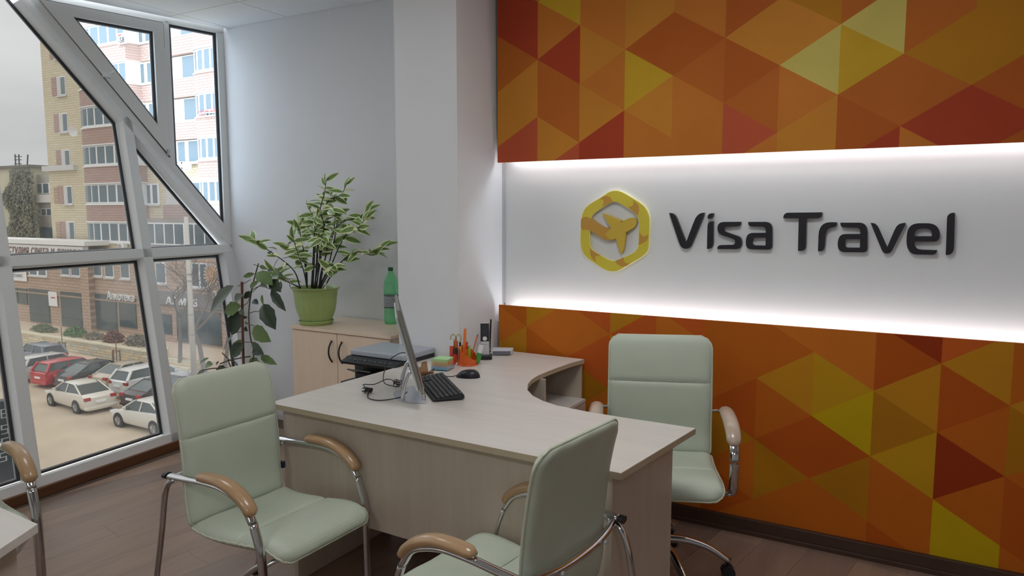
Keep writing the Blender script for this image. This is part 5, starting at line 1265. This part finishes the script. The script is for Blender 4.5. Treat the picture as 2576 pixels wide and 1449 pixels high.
# ---- cars
def make_car(label, color, loc, rz, kind='sedan', L_=4.5, dirt=False):
    t_ = thing('car', label, 'car', (loc[0], loc[1], GZ), rz)
    paint = mat('paint_' + '_'.join(str(int(c)) for c in color), srgb(*color)[:3], 0.25, coat=0.5)
    hw = .87; k = L_ / 4.5
    st_ = {'sedan': [(-2.25, .62, .50), (-2.20, .80, .86), (-1.95, .84, 1.00), (-1.35, .87, 1.03), (0.3, .87, .96), (1.0, .87, .93), (1.55, .85, .84), (2.0, .80, .72), (2.2, .70, .60), (2.26, .55, .45)],
           'hatch': [(-2.25, .62, .50), (-2.21, .80, .90), (-2.05, .85, 1.02), (-1.35, .87, 1.03), (0.3, .87, .98), (1.0, .87, .95), (1.55, .85, .86), (2.0, .80, .74), (2.2, .70, .60), (2.26, .55, .45)]}
    st_ = st_['sedan' if kind == 'sedan' else 'hatch']
    up_ = .14 if kind == 'suv' else 0
    vs = []; fs = []
    for (x, w, zt) in st_:
        zt += up_; x *= k
        ring = [(-w * .86, .22 + up_), (-w * .98, .36 + up_), (-w, (zt + .4) / 2 + .05), (-w * .95, zt - .05), (-w * .80, zt), (w * .80, zt), (w * .95, zt - .05), (w, (zt + .4) / 2 + .05), (w * .98, .36 + up_), (w * .86, .22 + up_)]
        vs += [(x, y, z) for y, z in ring]
    n = 10
    for i in range(len(st_) - 1):
        for q in range(n): fs.append((i * n + q, (i + 1) * n + q, (i + 1) * n + (q + 1) % n, i * n + (q + 1) % n))
    fs.append(tuple(range(n))); fs.append(tuple((len(st_) - 1) * n + q for q in range(n))[::-1])
    MB().add(vs, fs).build('body', paint, t_, smooth='auto')
    belt = 1.0 + up_; roof = (1.45 if kind == 'sedan' else 1.50) + up_ * 1.1
    if kind == 'sedan': xs = (1.10, .35, -.85, -1.75)
    else: xs = (1.15, .45, -1.75, -2.12)
    xs = [x * k for x in xs]
    b4 = [(xs[0], .76), (xs[3], .72)]; r4 = [(xs[1], .60), (xs[2], .58)]
    gv = [(xs[0], -.76, belt - .04), (xs[0], .76, belt - .04), (xs[3], .72, belt - .0), (xs[3], -.72, belt - .0), (xs[1], -.60, roof - .03), (xs[1], .60, roof - .03), (xs[2], .58, roof - .03), (xs[2], -.58, roof - .03)]
    MB().add(gv, [(0, 1, 5, 4), (1, 2, 6, 5), (2, 3, 7, 6), (3, 0, 4, 7), (4, 5, 6, 7)]).build('windows', mat('car_glass', srgb(70, 80, 80)[:3], .08, spec=.8), t_)
    xm = (xs[1] + xs[2]) / 2
    rv = []; rf = []
    for (x, w, z) in ((xs[1] + .12, .60, roof - .035), (xs[1] - .15, .61, roof + .012), (xm, .62, roof + .03), (xs[2] + .15, .60, roof + .012), (xs[2] - .10, .58, roof - .04)):
        rv += [(x, -w - .015, z - .05), (x, -w * .75, z), (x, w * .75, z), (x, w + .015, z - .05), (x, w, z - .06), (x, -w, z - .06)]
    for i in range(4):
        for q in range(6): rf.append((i * 6 + q, i * 6 + (q + 1) % 6, (i + 1) * 6 + (q + 1) % 6, (i + 1) * 6 + q))
    rf.append((0, 5, 4, 3, 2, 1)); rf.append((24, 25, 26, 27, 28, 29))
    MB().add(rv, rf).build('roof', paint, t_, smooth='auto')
    for s in (-1, 1):
        for (xb_, xr_) in ((xs[0], xs[1]), (xs[3], xs[2])):
            MB().tube([(xb_ + (.02 if xb_ > 0 else -.02), s * .765, belt - .03), (xr_, s * .605, roof - .03)], .042 if xb_ > 0 or kind == 'sedan' else .085, 6).build('pillar', paint, t_)
        MB().tube([(xm + .05, s * .775, belt - .02), (xm + .05, s * .60, roof - .04)], .035, 6).build('pillar', paint, t_)
        MB().obox((xs[0] - .28 * k, s * .89, belt + .04), (.12, .14, .12)).build('side_mirror', paint, t_, bevel=.02)
        tlm = mat('tail_light', srgb(168, 62, 58)[:3], .25)
        MB().obox((-2.16 * k, s * .66, .82 + up_), (.14, .32, .17)).build('tail_light', tlm, t_, bevel=.02)
        MB().obox((2.08 * k, s * .60, .66 + up_), (.22, .34, .13)).build('head_light', mat('head_light', (.7, .7, .72), .15), t_, bevel=.02)
        for xw in (1.38 * k, -1.32 * k):
            MB().tube([(xw, s * (hw - .02), .34), (xw, s * (hw + .008), .34)], .385, 24).build('wheel_arch', M_blackmat, t_)
            w_ = MB().tube([(xw, s * (hw - .20), .325), (xw, s * (hw + .015), .325)], .325, 24).build('wheel', mat('tyre', (.03, .03, .03), .8), t_, smooth='auto')
            rm = MB(); rm.tube([(xw, s * (hw + .016), .325), (xw, s * (hw + .022), .325)], .215, 20)
            for q in range(5):
                a = 2 * pi * q / 5 + .3; rm.tube([(xw, s * (hw + .03), .325), (xw + .2 * cos(a), s * (hw + .028), .325 + .2 * sin(a))], .028, 5)
            rm.build('rim', mat('rim_grey', (.35, .34, .33), .35, .6), w_)
    MB().box(-2.29 * k, -2.22 * k, -.26, .26, .58 + up_, .69 + up_).build('number_plate', M_ban, t_)
    MB().box(-2.28 * k, -2.1 * k, -.82, .82, .26 + up_, .42 + up_).build('bumper', paint if kind != 'suv' else M_rev, t_, bevel=.04)
    return t_
make_car('white dusty sedan parked across the front of the row, side and tail in view', (214, 208, 196), (-39.45, 21.75), radians(176), L_=4.55)
make_car('white sedan at the lower right of the big pane, front half in view', (214, 212, 206), (-32.55, 21.35), radians(180), L_=4.6)
make_car('red hatchback in the parked row', (186, 52, 58), (at(99, 975, Z=GZ).x, at(99, 975, Z=GZ).y + 1.9), radians(92), 'hatch', L_=4.0)
make_car('black sedan parked right of red hatchback', (58, 60, 60), (at(154, 982, Z=GZ).x + .08, at(154, 982, Z=GZ).y + 2.2), radians(92), L_=4.5)
make_car('silver hatchback parked left of red hatchback', (196, 194, 192), (at(52, 965, Z=GZ).x - .5, at(60, 965, Z=GZ).y + 2.0), radians(92), 'hatch', L_=4.2)
make_car('beige sedan parked between black sedan and white estate car', (188, 176, 156), (at(236, 988, Z=GZ).x - .10, at(250, 988, Z=GZ).y + 2.2), radians(92), L_=4.3)
make_car('white estate car with red tail lamps behind the dusty sedan', (222, 222, 220), (at(303, 1005, Z=GZ).x - .1, at(303, 1005, Z=GZ).y + 2.1), radians(92), 'suv', L_=4.5)
make_car('dark brown sedan at the frame right of dusty sedan tail', (62, 50, 50), (at(326, 1030, Z=GZ).x + .25, at(326, 1030, Z=GZ).y + 2.05), radians(92), L_=4.5)
make_car('white car seen through the narrow right pane behind the chair top', (214, 214, 214), (-34.0, 26.2), radians(92), 'hatch', L_=4.3)
make_car('dark grey car low in the narrow right pane beside the chair', (80, 84, 90), (-31.4, 25.2), radians(92), 'hatch', L_=4.2)
make_car('blue grey car at the far left end of the row under the stone wall', (120, 128, 140), (at(88, 918, Z=GZ).x, 26.7), radians(178), 'hatch', L_=4.3)

# ---- tree stakes, bushes, bare trees, lamp post
for k, (px, py, lb) in enumerate(((158, 908, 'wooden stakes round a sapling left, in front of the stone wall'), (294, 931, 'wooden stakes round a sapling right, in front of the stone wall'))):
    p = at(px, py, Z=GZ + .12); t_ = thing('tree_guard', lb, 'tree stakes', tuple(p)); p0 = p
    M_stk = mat('stake_wood', srgb(140, 118, 92)[:3], .8)
    for dx, dy in ((-.32, 0), (.3, .1), (0, -.25)): MB().tube([(dx, dy, 0), (dx * .9, dy * .9, 1.35)], .045, 6).build('stake', M_stk, t_)
    MB().tube([(-.32, 0, 1.3), (.3, .1, 1.3)], .035, 5).build('rail', M_stk, t_); MB().tube([(-.32, 0, 1.25), (0, -.25, 1.25), (.3, .1, 1.25)], .03, 5).build('rail', M_stk, t_)
    MB().tube([(0, .02, 0), (.02, .03, 2.4 if k == 0 else 2.0)], .03, 6).build('sapling_trunk', M_stk, t_)
def bush(label, px, py, w, h, c, n_=900, dense=1.0):
    p = at(px, py, Z=TZ); R = random.Random(int(px)); m_ = MB()
    for _ in range(n_):
        a, b = R.uniform(0, 2 * pi), R.uniform(0, pi / 2); r_ = R.uniform(.55, 1.0)
        q = Vector((cos(a) * cos(b) * r_ * w, sin(a) * cos(b) * r_ * .6, sin(b) * r_ * h)); s_ = R.uniform(.05, .12)
        d = Vector((R.uniform(-1, 1), R.uniform(-1, 1), R.uniform(-.3, 1))).normalized(); e_ = d.orthogonal()
        m_.add([q, q + d * s_ * 2, q + e_ * s_], [(0, 1, 2)])
    p.y = max(p.y, 31.1); t_ = thing('bush', label, 'bush', tuple(p)); m_.build('foliage', mat('bush_%d_%d_%d' % c, srgb(*c)[:3], .9), t_, kind='stuff')
    MB().tube([(0, 0, 0), (0, 0, h * .6)], .05, 6).build('stem', M_stk, t_)
bush('low grey green juniper at the left end of the terrace edge', 80, 838, 1.7, .5, (118, 128, 92))
bush('bright green low juniper in the middle of the terrace edge', 172, 848, 1.5, .65, (96, 132, 66))
bush('flat grey bush between the green juniper and the red one', 222, 855, 1.2, .45, (140, 130, 108))
bush('round reddish brown bush on the terrace edge', 272, 862, .95, .8, (136, 92, 78))
bush('grey bush at the right end of the terrace edge', 325, 872, 1.5, .7, (128, 122, 104))
def bare_tree(label, base, h, lean, seed, r0=.16, depth=5):
    R = random.Random(seed); t_ = thing('bare_tree', label, 'tree', base); tr = MB(); br_ = MB(); tw = MB()
    def grow(p, d, L_, r, lv):
        n_ = 4; pts = [p]; q = p.copy(); dd_ = d.copy()
        for i in range(n_):
            dd_ = (dd_ + Vector((R.uniform(-.16, .16), R.uniform(-.16, .16), R.uniform(-.05, .14)))).normalized(); q = q + dd_ * (L_ / n_); pts.append(q.copy())
        (tr if lv == 0 else br_ if lv < 3 else tw).tube(pts, [r * (1 - .35 * i / n_) for i in range(n_ + 1)], 7 if lv == 0 else (5 if lv < 3 else 3), caps=False)
        if lv >= depth: return
        for k in range(R.choice((2, 3, 3)) if lv < 3 else 3):
            i = R.choice((2, 3, 4)) if lv else R.choice((3, 4)); a = R.uniform(0, 2 * pi); s_ = Vector((cos(a), sin(a), 0))
            nd = (dd_ * R.uniform(.5, .9) + s_ * R.uniform(.5, 1.0) + Vector((0, 0, .15))).normalized()
            grow(pts[i], nd, L_ * R.uniform(.58, .8), r * .55, lv + 1)
    grow(Vector((0, 0, 0)), Vector(lean).normalized(), h, r0, 0)
    mm = mat('bark_grey', srgb(118, 108, 100)[:3], .95)
    tr.build('trunk', mm, t_, smooth=True); br_.build('branches', mm, t_, kind='stuff'); tw.build('twigs', mm, t_, kind='stuff')
bare_tree('bare tree nearest the lamp post, trunk behind the hibiscus', tuple(at(520, 965, Z=GZ)), 3.3, (-.18, 0, 1), 21, .17)
bare_tree('bare tree close to the room wall side, right of the other bare trees', tuple(at(562, 960, Z=GZ)), 3.2, (-.10, .1, 1), 5, .15)
bare_tree('bare tree left of lamp post rising before the dark facade', tuple(at(452, 935, Z=GZ + .12)), 3.6, (.04, 0, 1), 33, .15)
lp = thing('lamp_post', 'pale concrete lamp post rising in front of the shops', 'lamp post', tuple(at(490, 967, Z=GZ + .12)))
tp = at(468, 545, Y=lp.location.y); bz = Vector(lp.location)
MB().tube([bz, bz.lerp(tp, .5), tp], [.17, .15, .12], 14).build('pole', mat('concrete_pale', srgb(196, 190, 178)[:3], .9), lp, world=True, smooth=True)
for f in (.30, .42, .62, .66, .80): p = bz.lerp(tp, f); MB().tube([p, p + Vector((0, 0, .06))], .175, 14).build('band', mat('band_grey', (.3, .3, .3), .6), lp, world=True)

# electronic rate board hanging outside the left pane
p0 = at(-30, 1180, X=-4.75); 
ls = thing('led_number_board', 'dark electronic number board outside the left window pane', 'sign', (-4.80, p0.y, p0.z))
y0_, y1_ = at(-60, 1100, X=-4.78).y, at(33, 1100, X=-4.78).y; z0_, z1_ = at(10, 1215, X=-4.78).z, at(10, 1010, X=-4.78).z
MB().box(-4.86, -4.79, y0_, y1_, z0_, z1_).build('case', mat('board_teal_black', srgb(34, 44, 46)[:3], .5), ls, world=True)
M_seg = mat('digit_pale', (.7, .74, .74), .5, emit=((.9, 1, 1), .35))
SEG = {'8': 'abcdefg', '5': 'acdfg', '.': '.', '3': 'abcdg', '7': 'abc'}
def digit(ch, yc, zc, h, parent):
    w = h * .72; t2_ = h * .08; t3_ = h * .12; m_ = MB(); X0, X1 = -4.789, -4.783
    S_ = {'a': (yc - w / 2, yc + w / 2, zc + h / 2 - t2_, zc + h / 2), 'g': (yc - w / 2, yc + w / 2, zc - t2_ / 2, zc + t2_ / 2), 'd': (yc - w / 2, yc + w / 2, zc - h / 2, zc - h / 2 + t2_),
          'f': (yc - w / 2, yc - w / 2 + t3_, zc, zc + h / 2), 'b': (yc + w / 2 - t3_, yc + w / 2, zc, zc + h / 2), 'e': (yc - w / 2, yc - w / 2 + t3_, zc - h / 2, zc), 'c': (yc + w / 2 - t3_, yc + w / 2, zc - h / 2, zc), '.': (yc - t2_, yc, zc - h / 2, zc - h / 2 + t2_)}
    for s_ in SEG[ch]:
        a, b, c, d = S_[s_]; m_.box(X0, X1, a, b, c, d)
    m_.build('digit', M_seg, parent, world=True)
for (px, py, ch) in ((11, 1040, '8'), (12, 1080, '5'), (-4, 1080, '.'), (13, 1113, '5'), (24, 1113, '.'), (8, 1150, '5')):
    p = at(px, py, X=-4.785); digit(ch, p.y, p.z, .055, ls)
